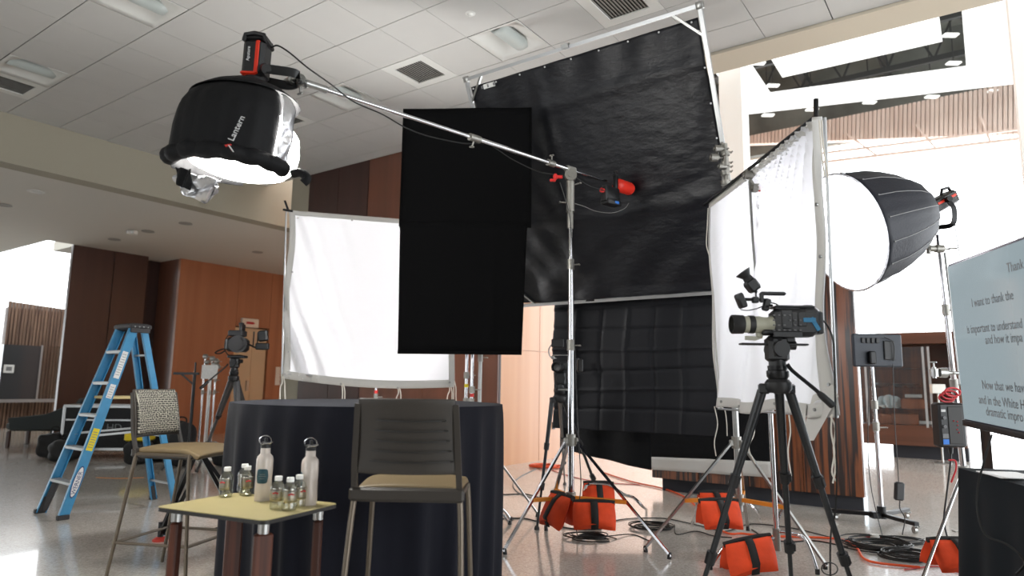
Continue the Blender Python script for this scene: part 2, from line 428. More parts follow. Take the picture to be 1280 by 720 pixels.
# tiled ceiling: slabs with open joints under a backing
SK = {(6, 4), (2, 4), (4, 4), (8, 4), (10, 4), (8, 0), (12, 0), (13, 0), (6, 0)}
tl = MB(); g = .005
i = -11
while True:
    xh = X0-T*i; xl = xh-T
    if xh <= XB: break
    xl = max(xl, XB)
    for j in range(-12, 8):
        yl = Y0+.6095*j; yh = min(yl+.6095, YE-.42 if xl > -5.7 else YE)
        if (i, j) in SK or xl < XB or yh-yl < .05: continue
        gx = g*.45 if i >= 1 else g
        tl.bb((xl+gx, yl+g, ZC), (xh-gx, yh-g, ZC+.012))
    i += 1
struct('ceiling', tl, M['tile'])
bk = MB(); bk.bb((XB, -5.5, ZC+.11), (XR+.5, YE, ZC+.14)); 
struct('trim_1', bk, M['tee'])
sb = MB()
for zz in (0,): sb.bb((XB-.1, -6, ZC+.3), (XR+1, YE, ZC+.4))
struct('trim_2', sb, M['low'])
# left beam face and low ceiling
lb = MB(); lb.bb((XB-.3, -6, ZL), (XB, YE+6, ZC+.3)); struct('trim_3', lb, M['beam'])
lc = MB(); lc.bb((-32, -6, ZL+.001), (XB-.3, 5.5, ZL+.2)); lc.bb((-15.4, 5.5, ZL+.001), (XB-.3, 19, ZL+.2)); lc.bb((-16.6, 6.05, ZL+.001), (-15.4, 19, ZL+.2)); struct('trim_4', lc, M['low'])
# ceiling edge fascia towards the atrium
fa = MB(); fa.bb((-5.4, YE-.25, ZC-.0), (XR+2, YE, ZC+3.2)); struct('trim_5', fa, M['fascia'])
fa = MB(); fa.bb((-5.4, YE-.42, ZC-.03), (XR+2, YE+.001, ZC-.001)); struct('trim_6', fa, M['fascia'])
# dark wood wall under the tile ceiling
def panel_wall(name, axis, pos, a0, a1, z0, z1, m_, seams=(), hs=(), th=.4, sign=1):
    b = MB(); gp = .006; cuts = [a0]+list(seams)+[a1]; hz = [z0]+list(hs)+[z1]
    for p, q in zip(cuts[:-1], cuts[1:]):
        for r_, t_ in zip(hz[:-1], hz[1:]):
            if axis == 'Y': b.bb((p+gp, pos, r_+gp*(r_ > z0)), (q-gp, pos+.03*sign, t_-gp*(t_ < z1)))
            else: b.bb((pos, p+gp, r_+gp*(r_ > z0)), (pos+.03*sign, q-gp, t_-gp*(t_ < z1)))
    w = struct(name, b, m_)
    b = MB()
    if axis == 'Y': b.bb((a0, pos+.03*sign, z0), (a1, pos+th*sign, z1))
    else: b.bb((pos+.03*sign, a0, z0), (pos+th*sign, a1, z1))
    struct(name.replace('wall', 'trim')+'_core', b, M['wooddark'] if m_ is not M['peach'] else M['peach'], w)
    return w
panel_wall('wall_back_left', 'Y', YE+.01, XB+1.16, -7.66, 0, ZC+.1, M['wooddark'], (-8.35,))
panel_wall('wall_back', 'Y', YE+.012, -7.655, -5.12, 0, ZC+.1, M['woodmid'], (-6.4,), th=.06)
panel_wall('wall_atrium_left', 'X', -6.25, YE+.45, 19, 0, ZC+5, M['peach'], (8.2, 9.63, 11.4, 13.2, 15), (1.79, 3.4), th=.35, sign=-1)
wl = MB(); wl.bb((onY(360, 300, YE)[0], YE+.02, 0), (XB+1.15, YE+.4, ZC+.3)); struct('wall_back_corner', wl, M['beam'])
# far-left volumes
pr = MB()
for a, b in ((5.98, 6.79), (6.81, 7.52)): pr.bb((-15.43, a, 0), (-15.4, b, ZL))
pr.bb((-15.55, 6.0, 0), (-15.43, 7.52, ZL)); struct('wall_left_pier', pr, M['wooddark'])
rc = MB(); rc.bb((-16.2, 7.52, 0), (-15.9, 8.06, ZL)); struct('wall_left_recess', rc, M['wooddark'])
rc = MB(); rc.bb((-16.2, 8.04, 0), (-15.0, 8.1, ZL)); struct('wall_left_return', rc, M['woodmid'])
dz = onX(292, 408, -14.96)[2]; dy0 = onX(293, 440, -14.96)[1]; dy1 = onX(334, 440, -14.96)[1]
ow = MB()
ow.bb((-15.05, 8.03, 0), (-14.96, dy0-.02, ZL)); ow.bb((-15.05, dy1+.02, 0), (-14.96, 11.0, ZL)); ow.bb((-15.05, dy0-.012, dz+.02), (-14.96, dy1+.012, ZL))
ow.bb((-15.05, 11.012, 0), (-14.96, 19, ZL)); struct('wall_left_orange', ow, M['woodorange'])
rc = MB(); rc.bb((-16.4, dy0-.1, 0), (-15.06, dy1+.1, ZL)); struct('wall_left_core', rc, M['seam'])
dr = MB(); dr.bb((-15.055, dy0, 0), (-15.0, dy1-.42, dz-.01)); dr.bb((-15.055, dy1-.40, 0), (-15.02, dy1, dz-.01)); d1 = struct('door_1', dr, M['door'])
dh = MB(); dh.bb((-15.0, dy1-.52, 1.0), (-14.95, dy1-.46, 1.25)); link('door_handle', dh, M['steel'], d1)
cw = MB(); cw.bb((-32, 18.6, 0), (-6.6, 19, 9)); struct('wall_far', cw, M['beam'])
# left window wall with slats
b = MB()
for k in range(4): b.bb((-27.05, -2+6*k, 0), (-27.02, -1.98+6*k, 9))
b.bb((-27.05, -6, 8.8), (-26.95, 19, 8.9)); struct('window_1', b, M['whitepaint'])
b = MB(); b.bb((-32, -6.2, 0), (-9, -6, 9)); b.bb((-9, -6.2, 2.8), (8, -6, 9)); b.bb((-9, -6.2, 0), (8, -6, 1.2)); b.bb((-1, -6.2, 0), (8, -6, 4)); struct('wall_behind', b, M['low'])
b = MB()
for k in range(12): b.bb((-9+1.5*k, -6.12, 1.2), (-8.94+1.5*k, -6.06, 3.2)) if k < 6 else None
struct('added_window', b, M['whitepaint'])  # unseen window behind the camera, added to light things from the front
b = MB(); b.bb((-27, -6, 8.8), (-15.4, 19, 9)); struct('trim_7', b, M['low'])
# slatted wood wall at far left
ws = MB(); n_ = 26
P0, P1 = 6.46, 8.4
for k in range(n_):
    y = P0+(P1-P0)*k/n_; zt = 3.13-.12*(k/n_)
    ws.bb((-20.06, y+.004, 0), (-20, y+(P1-P0)/n_-.012, zt))
ws.bb((-20.2, P0, 0), (-20.06, P1, 2.98)); struct('wall_slatted', ws, M['slat'])
# right wall of the near room and the big back window
b = MB(); b.bb((XR, -6, 0), (XR+.2, -1, ZC+.3)); b.bb((XR, -1, 4.3), (XR+.2, YE, ZC+.3)); b.bb((XR, -1, 0), (XR+.2, YE, .1)); struct('wall_right', b, M['low'])  # tall opening in this unseen wall is added to let daylight in
b = MB()
for k in range(5): b.bb((-6.2+3.4*k, 18.0, 0), (-6.18+3.4*k, 18.03, 7.35))
b.bb((-6.2, 18, 7.3), (XR+2, 18.1, 7.38)); struct('window_2', b, M['whitepaint'])
b = MB(); b.bb((-6.2, 17.8, 7.35), (XR+2, 18.2, 10)); struct('wall_atrium_back', b, M['roofdark'])
b = MB(); b.bb((XR+2, YE+.3, 4.6), (XR+2.2, 18.2, 10)); struct('wall_atrium_right', b, M['whitepaint'])
b = MB(); b.bb((-6.3, YE+.3, 9.6), (XR+2, 18.2, 9.9)); struct('ceiling_atrium', b, M['roofdark'])
# louvred wood band high on the atrium's back wall
b = MB(); A1 = onY(925, 172, 17.3); A2 = onY(1300, 96, 17.3); A3 = onY(1300, 166, 17.3); A4 = onY(925, 180, 17.3)
n_ = 70
for k in range(n_):
    t0, t1 = k/n_, (k+.8)/n_
    b.add([lerp(A1, A2, t0), lerp(A1, A2, t1), lerp(A4, A3, t1), lerp(A4, A3, t0)]+[p+V((0, .06, 0)) for p in (lerp(A1, A2, t0), lerp(A1, A2, t1), lerp(A4, A3, t1), lerp(A4, A3, t0))],
          [(0, 1, 2, 3), (7, 6, 5, 4), (0, 4, 5, 1), (1, 5, 6, 2), (2, 6, 7, 3), (3, 7, 4, 0)])
b.prism([p+V((0, .08, 0)) for p in (A1, A2, A3, A4)], (0, 1, 0), .1); struct('trim_8', b, M['louvre'])
b = MB()
Lo = [onY(x, y, 17.2) for x, y in ((960, 200), (1285, 160))]; L2 = [onY(x, y, 17.2) for x, y in ((1010, 205), (1285, 172))]
b.bar(Lo, .05, .05); b.bar(L2, .05, .06)
for t in (.35, .62, .85): b.bar([lerp(Lo[0], Lo[1], t)+V((0, 0, .4)), lerp(L2[0], L2[1], t)], .04, .03, (0, 1, 0))
struct('trim_9', b, M['louvre'])
# atrium: trusses, white ring given an added glow, small fittings
b = MB()
for yy in (8.6, 10.6, 12.6, 14.6, 16.4):
    b.bar([(-6, yy, 8.3), (8, yy, 8.3)], .09, .12); b.bar([(-6, yy, 9.3), (8, yy, 9.3)], .09, .12)
    for k in range(16): x = -6+k*.9; b.bar([(x, yy, 8.3), (x+.45, yy, 9.3)], .04, .04, (0, 1, 0)); b.bar([(x+.45, yy, 9.3), (x+.9, yy, 8.3)], .04, .04, (0, 1, 0))
for xx in (-5, -3.3, -1.6, .1, 1.8): b.bar([(xx, YE+.4, 8.75), (xx, 17.9, 8.75)], .14, .2)
struct('trim_10', b, M['truss'])
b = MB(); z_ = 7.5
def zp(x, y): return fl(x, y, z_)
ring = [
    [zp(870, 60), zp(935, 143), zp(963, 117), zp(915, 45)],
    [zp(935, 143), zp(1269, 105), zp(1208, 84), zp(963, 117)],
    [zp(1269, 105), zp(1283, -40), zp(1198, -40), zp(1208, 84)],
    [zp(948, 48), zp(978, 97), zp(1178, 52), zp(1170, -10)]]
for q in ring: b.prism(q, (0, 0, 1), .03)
tag(link('glow_added_ceiling_ring', b, M['lum'], smooth=False), 'white ring with inner panel hung high in the atrium, its glow added', 'ceiling light')
for k, (x, y) in enumerate([(1188, 44), (1192, 79), (948, 79), (966, 107), (1087, 128), (1165, 121), (1243, 114), (1015, 137), (960, 144), (958, 178)]):
    f_ = fl(x, y, 8.05 if k < 4 else 7.7); b = MB(); b.box(f_, (.28, .14, .04), YAW, .01)
    t = thing('atrium_light', '', 'ceiling light', f_, 'small atrium ceiling lights'); link('lit_fitting', b, M['litfix'], t)
    b = MB(); b.cyl(f_, V((f_[0], f_[1], 9.61)), .012, n=6); link('stem', b, M['truss'], t)
    t['label'] = ['small lit rectangular fitting in the dark slot near the right beam, upper one', 'small lit rectangular fitting in the dark slot near the right beam, lower one',
        'small lit fitting under the roof beside the cream ceiling edge', 'small lit fitting in the narrow dark corner left of the inner white panel',
        'small lit fitting below the white ring, centre of the dark strip', 'small lit fitting below the white ring, right part of the dark strip',
        'rightmost small lit fitting in front of the wood louvre band', 'small lit fitting at left end of the dark strip under the ring',
        'leftmost dim fitting in the dark strip under the ring', 'small pale fitting over the left end of the wood louvres'][k]
b = MB(); p = fl(922, 260, 3.0); c_ = onY(923, 300, 12.5); b.box((c_[0], 12.5, 4.7), (.42, .42, 9.4)); struct('trim_11', b, M['whitepaint'])
b = MB(); c_ = onY(1277, 200, 10.5); b.box((c_[0]+.25, 10.5, 4.8), (.5, .5, 9.6)); struct('trim_12', b, M['whitepaint'])

# ceiling fittings in the tiles
def cellc(i, j): return V((X0-T*(i+.5), Y0+.6095*(j+.5), ZC))
def vent(i, j, label):
    c = cellc(i, j); t = thing('ceiling_vent', label, 'vent', c, 'square ceiling vents')
    b = MB()
    for s in (-1, 1):
        b.box(c+V((s*.25, 0, .005)), (.105, .6, .012)); b.box(c+V((0, s*.25, .0045)), (.4, .1, .012))
    link('frame', b, M['trofwhite'], t, False)
    b = MB(); b.box(c+V((0, 0, .08)), (.4, .4, .065)); link('duct_back', b, M['ventdark'], t, False)
    b = MB()
    for k in range(13): b.obox(c+V((-.19+k*.0317, 0, .012)), (1, 0, -.4), (0, 1, 0), (.4, 0, 1), (.018, .4, .003))
    link('slats', b, M['vent'], t, False)
vent(6, 4, 'square grey slatted vent left of the tall black frame'); vent(2, 4, 'square slatted vent directly above the black frame, at the top edge')
vent(10, 4, 'square vent partly hidden behind the hanging lantern'); vent(13, 0, 'slatted vent at the left edge of the tiled ceiling')
def troffer(i, j, label):
    c = cellc(i, j); t = thing('recessed_light', label, 'ceiling light', c, 'recessed ceiling lights')
    b = MB()
    def fn(u, v):
        x = (u-.5)*.595; y = (v-.5)*.595; e = max(abs(u-.5), abs(v-.5))*2
        return c+V((x, y, .1*(1-max(0, (e-.25)/.75)) if e > .25 else .1))
    b.grid(fn, 12, 12); link('housing', b, M['trofwhite'], t, solid=.004)
    b = MB()
    def fn(u, v):
        a = pi*u; return c+V((-.1*cos(a), (v-.5)*.46, .075-.06*sin(a)))
    b.grid(fn, 12, 6); link('lens_basket', b, M['trofglass'], t, solid=.003)
troffer(4, 4, 'unlit recessed ceiling light left of the vent over the black frame'); troffer(8, 4, 'unlit recessed ceiling light seen just above the chrome boom pole')
troffer(8, 0, 'unlit recessed ceiling light at the top edge left of the lantern'); troffer(12, 0, 'unlit recessed ceiling light beside the vent at the far left')
c = fl(588, 17, ZC)+UP*.006; b = MB(); b.lathe([(.05, 0), (.048, -.008), (.03, -.012), (.018, -.03), (.0, -.032)], c); tag(link('sprinkler', b, M['trofwhite']), 'small round sprinkler head on the white ceiling tile', 'sprinkler')
for k, (x, y, l) in enumerate([(45, 239, 'recessed square downlight in the low ceiling, near the left edge'), (5, 256, 'pale square downlight at the very left edge of the low ceiling'), (143, 299, 'small round downlight above the dark wood pier'), (185, 289, 'round downlight right of the little ceiling box above the pier'), (232, 279, 'round downlight in the low ceiling below the lantern'), (322, 315, 'tiny round downlight above the orange wall')]):
    c = fl(x, y, ZL); b = MB(); b.lathe([(.11, -.001), (.115, -.012), (.08, -.012), (.075, -.002), (0, -.002)], c); tag(link('downlight', b, M['vent'] if k else M['trofwhite']), l, 'ceiling light', 'round downlights in the low ceiling')
c = fl(166, 288, ZL); b = MB(); b.box(c+V((0, 0, -.04)), (.16, .1, .07), .3, .01); b.cyl(c+V((0, -.1, -.05)), c+V((0, .08, -.05)), .03); tag(link('ceiling_device', b, M['trofwhite']), 'small projecting device on the low ceiling beside two downlights', 'sensor')

# zebra-wood wall block
YZ = 7.85; zx0 = onY(815, 603, YZ)[0]; zx1 = onY(1081, 620, YZ)[0]
b = MB()
for k in range(4): x = zx0+k*(zx1-zx0)/4; b.bb((x+.004, YZ, .15), (x+(zx1-zx0)/4-.004, YZ+.03, 2.95))
b.bb((zx0, YZ+.03, .15), (zx1, YZ+.14, 2.95)); struct('wall_zebra', b, M['zebra'])
b = MB(); b.bb((zx0+.1, YZ+.08, 0), (zx1-.03, YZ+.13, .15)); struct('baseboard_zebra', b, M['kick'])
# windows and added openings: sky gets in here (portals help sampling only)
def portal(loc, rot, sx, sy):
    l = bpy.data.lights.new('window_or_added_opening_daylight', 'AREA'); l.shape = 'RECTANGLE'; l.size = sx; l.size_y = sy; l.cycles.is_portal = True
    o = bpy.data.objects.new('window_or_added_opening_daylight', l); COL.objects.link(o); o.location = loc; o.rotation_euler = rot
portal((.9, 18.3, 3.65), (radians(-90), 0, 0), 14.2, 7.4)
portal((-27.2, 6.5, 4.4), (0, radians(-90), 0), 8.8, 25)
portal((-5, -6.3, 2.2), (radians(90), 0, 0), 8, 2)
portal((XR+.3, 2.96, 2.2), (0, radians(90), 0), 4.2, 7.9)
# ================================================================== OBJECTS
# ---- generic grip hardware
def knob(b, p, d, L_=.05, r=.006, wing=.022):
    d = V(d).normalized(); p = V(p); b.cyl(p, p+d*L_, r, n=8)
    x, y, z = frame_from(d); b.obox(p+d*(L_+.006), x, y, z, (wing*2, .012, .014), .004)
def griphead(b, p, r=.032, ax=None):
    ax = V(ax) if ax is not None else RT; p = V(p); b.cyl(p-ax*.028, p+ax*.028, r, n=18); b.cyl(p-ax*.04, p+ax*.04, r*.5, n=12)
    knob(b, p+ax*.04, ax, .03)
def stand(name, label, cx, top, apex, feet, brace_z=None, risers=((.019, 1.0), (.016, 1.0), (.0135, 1.0)), leg_bottom=.12, tube='chrome', rl=.011, group=None, bottom=None, lean=None, foot_mat='black', double=True):
    """folding-leg stand: cx = floor centre, top = top point"""
    cx = V(cx); top = V(top); t = thing(name, label, 'stand', (cx[0], cx[1], 0), group)
    zb = bottom if bottom is not None else leg_bottom
    def ax(z): k = (z)/(top[2]); return V((cx[0]+(top[0]-cx[0])*k, cx[1]+(top[1]-cx[1])*k, z))
    n = len(risers); zs = [zb]+[apex+.1+(top[2]-apex-.1)*(i+1)/n for i in range(n)]; zs[-1] = top[2]
    for i in range(n):
        b = MB(); b.cyl(ax(zs[i]-(.03 if i else 0)), ax(zs[i+1]), risers[i][0], n=14); link('riser', b, M[tube], t)
        if i < n-1:
            b = MB(); b.cyl(ax(zs[i+1]-.05), ax(zs[i+1]+.035), risers[i][0]+.008, n=14); knob(b, ax(zs[i+1]-.01)+RT*risers[i][0], RT*.9-FW*.3, .045)
            link('collar', b, M['castmetal'], t)
    b = MB(); b.cyl(ax(apex-.04), ax(apex+.05), risers[0][0]+.014, n=14)
    for f in feet:
        d = (V(f)-ax(0)); d[2] = 0; d.normalize(); b.obox(ax(apex)+d*.035, d, d.cross(UP), UP, (.05, .03, .05), .006)
    link('leg_collar', b, M['castmetal'], t)
    for f in feet:
        f = V(f); d = (f-ax(0)); d[2] = 0; L_ = d.length; d.normalize(); a = ax(apex)+d*.045
        b = MB(); sd = d.cross(UP)
        if double:
            b.bar([a, V((f[0], f[1], .02))], .026, .016, UP)
        else: b.cyl(a, V((f[0], f[1], .02)), rl, n=10)
        lg = link('leg', b, M[tube], t)
        b = MB(); b.cyl(V((f[0], f[1], .0))-d*.015, V((f[0], f[1], .045))-d*.01, .017, .014, n=10); link('rubber_foot', b, M[foot_mat], lg)
    if brace_z:
        b = MB(); b.cyl(ax(brace_z-.04), ax(brace_z+.04), risers[0][0]+.012, n=14); link('lower_collar', b, M['castmetal'], t)
        for f in feet:
            f = V(f); d = (f-ax(0)); d[2] = 0; d.normalize(); a = ax(apex)+d*.045
            zq = brace_z+.0; k = (a[2]-zq)/(a[2]-.02); q = lerp(a, V((f[0], f[1], .02)), k)
            b = MB(); b.bar([ax(brace_z)+d*.03, q], .03, .03 if False else .028, UP)
            lab(link('brace', b, M['brace'], t), 'orange leg brace')
    return t
def cstand(name, label, cx, top, feet, mats='chrome', group=None, base_z=.12):
    cx = V(cx); top = V(top); t = thing(name, label, 'stand', (cx[0], cx[1], 0), group)
    def ax(z): k = z/top[2]; return V((cx[0]+(top[0]-cx[0])*k, cx[1]+(top[1]-cx[1])*k, z))
    zs = [base_z, base_z+.95, min(top[2]-.3, base_z+1.6), top[2]]
    for i, r in enumerate((.0175, .0145, .0125)):
        b = MB(); b.cyl(ax(zs[i]), ax(zs[i+1]), r, n=14); link('riser', b, M[mats], t)
        if i < 2:
            b = MB(); b.cyl(ax(zs[i+1]-.05), ax(zs[i+1]+.03), r+.008, n=14); knob(b, ax(zs[i+1]-.01)+RT*r, RT, .045); link('collar', b, M['castmetal'], t)
    b = MB(); b.cyl(ax(base_z-.05), ax(base_z+.1), .026, n=14); link('leg_collar', b, M['castmetal'], t)
    for f in feet:
        f = V(f); d = f-ax(0); d[2] = 0; L_ = d.length; d.normalize(); z0 = base_z+.03+.05*feet.index(tuple(f)) if tuple(f) in feet else base_z+.05
        b = MB(); pts = [ax(z0)+d*.02, ax(z0)+d*(L_*.45), ax(z0)+d*(L_*.7)-UP*.015, ax(0)+d*(L_*.88)+UP*(z0*.5), V((f[0], f[1], .012))]
        b.tube(spline(pts, 5), .0125, 10); lg = link('leg', b, M[mats], t)
        b = MB(); b.cyl((f[0], f[1], 0), (f[0], f[1], .035), .016, n=10); link('rubber_foot', b, M['black'], lg)
    return t
def sandbag(label, top, along, w, h, spread=.13, tilt=.0, group='orange sandbags on the stands'):
    """saddle sandbag hung over something: top = centre of its handle band"""
    top = V(top); a = V(along).normalized(); a[2] = 0 if abs(a[2]) < .01 else a[2]; nrm = a.cross(UP).normalized()
    t = thing('sandbag', label, 'sandbag', (top[0], top[1], max(0, top[2]-h)), group)
    for s in (-1, 1):
        down = (-UP+nrm*(s*spread/h*.8)).normalized(); out = (nrm*s+UP*(spread/h*.8)).normalized(); rnd = random.Random(int(1000*abs(top[0]))+s)
        b = MB()
        for side in (-1, 1):
            def fn(u, v, side=side):
                x = (u-.5)*w*(1+.05*sin(v*3.1)); e = (1-abs(2*u-1)**4)*(1-abs(2*v-1)**5)
                th = .055*max(0, e)**.7*(.45+.75*v)*(1+.12*sin(9*u+3*v+s)) * side
                return top+a*x+down*(v*h*(1+.03*sin(7*u+s)))+out*(.018+th)
            b.grid(fn, 16, 12)
        o = link('sand_pocket', b, M['bag'], t)
    b = MB()
    b.tube([top-a*(w*.52)+UP*.004, top-a*(w*.2)+UP*.012, top+a*(w*.2)+UP*.012, top+a*(w*.52)+UP*.004], .019, 8); link('top_band', b, M['strap'], t)
    b = MB(); pts = []
    for s, vs in ((-1, (1.02, .8, .5, .2, 0)), (1, (0, .2, .5, .8, 1.02))):
        down = (-UP+nrm*(s*spread/h*.8)).normalized(); out = (nrm*s+UP*(spread/h*.8)).normalized()
        for v in vs: pts.append(top+down*(v*h)+out*(.024+.06*(max(0, 1-abs(2*v-1)**5))**.7*(.45+.75*v) if 0 < v < 1.01 else .03))
    b.bar(pts, .05, .006, a.cross(UP)) if False else None
    b = MB(); vs = []; fs = []
    for i, p in enumerate(pts): vs += [p-a*.026, p+a*.026]
    for i in range(len(pts)-1): fs.append((2*i, 2*i+1, 2*i+3, 2*i+2))
    b.add(vs, fs); link('strap', b, M['strap'], t, solid=.005)
    return t
def cable(label, pts, r=.004, m_='cable', n=8, name='cable', raw=False, group=None):
    b = MB(); b.tube(pts if raw else spline(pts, n), r, 7)
    return tag(link(name, b, M[m_]), label, 'cable', group)
def coil(label, c, R, turns, r=.004, m_='cable', flat=.7, seed=1, tail=None, name='cable_coil', group=None):
    rn = random.Random(seed); c = V(c); pts = []
    n = turns*18
    for k in range(n+1):
        a = 2*pi*k/18; tn = k//18
        if k % 18 == 0: rr = R*rn.uniform(.55, 1.12); ox, oy = rn.uniform(-.22, .22)*R, rn.uniform(-.22, .22)*R
        q = RT*((cos(a)*rr)+ox)+FW*((sin(a)*rr*flat)+oy)
        pts.append(c+q+UP*(r+.0035*tn*rn.uniform(.6, 1.2)+.004*sin(3*a+tn)*.5+.002))
    # smooth jumps
    for _ in range(3): pts = [pts[0]]+[(pts[i-1]+pts[i]*2+pts[i+1])/4 for i in range(1, len(pts)-1)]+[pts[-1]]
    if tail: pts += spline([pts[-1]]+[V(q) for q in tail], 8)[1:]
    b = MB(); b.tube(pts, r, 6); return tag(link(name, b, M[m_]), label, 'cable', group)
def sheet(name, fn, nu, nv, m_, parent=None, th=.003):
    b = MB(); b.grid(fn, nu, nv); return link(name, b, m_, parent, solid=th)

# ---- main stand + boom
mL, mR, mB = fl(629, 693), fl(839, 699), fl(682, 663)
mc = (mL+mR+mB)/3; pvt = at(713, 208, 5.42); base = fl(715, 664)
base = at(714, 640, 5.42); base[2] = 0
stand('combo_stand', 'tall chrome stand with orange leg braces carrying the long boom pole', base, at(713, 232, 5.42), .80, [mL, mR, mB], .37, risers=((.024, 1), (.020, 1), (.017, 1)), bottom=.3)
bE, bT = at(376, 102, 3.58), at(805, 246, 0)
dirb = None
P2 = at(713, 212, 5.42); dirb = (P2-bE).normalized(); tail = P2+dirb*.70
t = thing('boom_pole', 'long silver boom pole running from the hanging lantern down to a red end weight', 'boom', bE)
b = MB(); b.cyl(bE, lerp(bE, P2, .55), .014, n=14); link('inner_tube', b, M['chrome'], t)
b = MB(); b.cyl(lerp(bE, P2, .54), tail, .019, n=14); link('outer_tube', b, M['chrome'], t)
b = MB(); q = lerp(bE, P2, .55); b.cyl(q-dirb*.05, q+dirb*.05, .026, n=14); knob(b, q, -UP-RT*.3, .06); link('tube_lock', b, M['castmetal'], t)
b = MB(); q = lerp(bE, P2, .9); b.cyl(q-dirb*.05, q+dirb*.03, .026, n=14); knob(b, q-UP*0, UP, .06); link('tube_lock', b, M['castmetal'], t)
b = MB(); griphead(b, P2-UP*.055-FW*.02, .05, FW); b.obox(P2, dirb, UP, dirb.cross(UP), (.12, .05, .05), .008)
b.cyl(P2-UP*.36, P2-UP*.1, .034, n=16); b.cyl(P2-UP*.5, P2-UP*.36, .026, n=16); knob(b, P2-UP*.28-RT*.03, -RT, .05); knob(b, P2-UP*.13+RT*.03, RT*.9+UP*.3, .05); link('pivot_clamp', b, M['castmetal'], t)
b = MB(); griphead(b, bE+UP*0.0, .035, FW); griphead(b, bE-dirb*.06-UP*.02, .03, UP.cross(dirb)); knob(b, bE-UP*.03, -UP, .035); b.cyl(bE-dirb*.05, bE+dirb*.16, .023, n=14); link('end_clamp', b, M['steel'], t)
b = MB(); q0 = tail; x, y, z = frame_from(dirb)
b.lathe([(0, -.02), (.035, -.02), (.056, 0), (.06, .02), (.06, .19), (.053, .215), (0, .22)], q0, dirb, 20); lab(link('counterweight', b, M['redcap'], t), 'red plastic end weight')
# battery rig hung at boom tail
q = at(763, 241, 5.72)
t = thing('battery_plate', 'black box with cables clamped under the boom beside its red end', 'battery', q-UP*.12)
b = MB(); b.obox(q-UP*.02, dirb, UP, dirb.cross(UP), (.21, .14, .06), .008); b.obox(q-UP*.085+dirb*.01, dirb, UP, dirb.cross(UP), (.2, .05, .09), .006); link('body', b, M['black'], t)
b = MB(); b.obox(q+UP*.09+dirb*.08, dirb, UP, dirb.cross(UP), (.035, .17, .04), .006); knob(b, q+UP*.17+dirb*.08, UP, .03); link('clamp', b, M['blackmetal'], t)
b = MB(); b.obox(q-UP*.09+dirb*.07-FW*.045, dirb, UP, dirb.cross(UP), (.07, .03, .03), .004); lab(link('blue_connector', b, M['blueink'], t), 'blue connector')
b = MB(); b.cyl(q-dirb*.11, q-dirb*.14, .02, n=12); lab(link('red_knob', b, M['redband'], t), 'small red knob')
q = at(694, 221, 5.38); b = MB(); b.obox(q, RT, UP, FW, (.035, .05, .04), .01); b.cyl(q, q+RT*.06, .014); b.obox(q-RT*.02-UP*.03, RT, UP, FW, (.05, .02, .03), .006)
tag(link('red_clamp', b, M['redband']), 'small red clamp left of the boom pivot, holding the light cable', 'clamp')
cable('thin black power cable looping from the lantern light along the boom to the red clamp', [at(339, 60, 3.45), at(347, 57, 3.4), at(362, 66, 3.42), at(385, 85, 3.5), at(413, 105, 3.6), at(442, 127, 3.75), at(478, 143, 3.95), at(506, 159, 4.1), at(535, 170, 4.3), at(578, 179, 4.55), at(611, 181, 4.75), at(640, 199, 4.95), at(672, 214, 5.2), at(692, 218, 5.36)], .0045, name='power_cable')
cable('thin dark cable looping under the boom from the pivot to the battery box', [at(720, 222, 5.42), at(736, 232, 5.5), at(757, 239, 5.6)], .004, 'cable')
cable('thin grey cable hanging in a loop below the battery box', [at(717, 254, 5.4), at(730, 258, 5.42), at(745, 264, 5.5), at(765, 266, 5.6), at(780, 261, 5.7), at(786, 254, 5.75)], .0035, 'gcable')
cable('dark cable running down the front of the main chrome stand', [at(700, 228, 5.35), at(712, 270, 5.38), at(716, 330, 5.38), at(717, 390, 5.38), at(719, 450, 5.38), at(722, 520, 5.35), at(724, 560, 5.3), at(726, 610, 5.25), at(720, 650, 5.2), fl(722, 672, .02)], .004)

# ---- hanging lantern
lc_ = at(300, 170, 3.4); LS = .87; t = thing('lantern_softbox', 'round black and white fabric lantern softbox hanging from the boom end', 'softbox', lc_-UP*.35)
tz = (UP+RT*.10).normalized()
def sph(az, r, z):  # azimuth 0 = towards camera, + to the right
    return lc_+(-FW*cos(az)+RT*sin(az))*(r*LS)+tz*z
b = MB(); b.lathe([(r_*LS, h_) for r_, h_ in [(0, -.222), (.10, -.22), (.19, -.205), (.27, -.18), (.325, -.13), (.333, -.05), (.315, .03), (.24, .11), (.1, .18), (.0, .185)]], lc_+RT*.02, tz, 36); link('diffuser', b, M['lamp'], t)
prof = [(.07, .285), (.13, .265), (.22, .225), (.305, .17), (.345, .10), (.355, .0), (.352, -.09), (.348, -.18)]
def interp(v):
    k = v*(len(prof)-1); i = min(int(k), len(prof)-2); f = k-i
    return prof[i][0]*(1-f)+prof[i+1][0]*f, prof[i][1]*(1-f)+prof[i+1][1]*f
def skirt(u, v):
    az = -2.9+u*(2.9+1.0) ; r, z = interp(v); r += .010+.006*sin(az*9+v*3)*v+.004*sin(az*23)*v
    return sph(az, r, z)
sheet('skirt', skirt, 72, 18, M['lanfab'], t)
def collar(u, v):
    az = 2*pi*u; r, z = interp(v*.42); return sph(az, r+.016, z+.01)
b = MB(); q = lc_+tz*.285; b.cyl(q-tz*.012, q+tz*.012, .085, n=24); link('light_stop_disc', b, M['blackmetal'], t)  # disc added to stop lamp light leaking through the top hole
b = MB(); b.grid(collar, 40, 6, True); link('top_collar', b, M['lanfab'], t, solid=.003)
def silv(u, v):
    az = 1.02+u*.26; r, z = interp(.42+v*.58); return sph(az, r+.018+.006*sin(14*v+5*u), z)
lab(sheet('silver_flap', silv, 8, 18, M['silver'], t), 'silver inner side of the opened skirt')
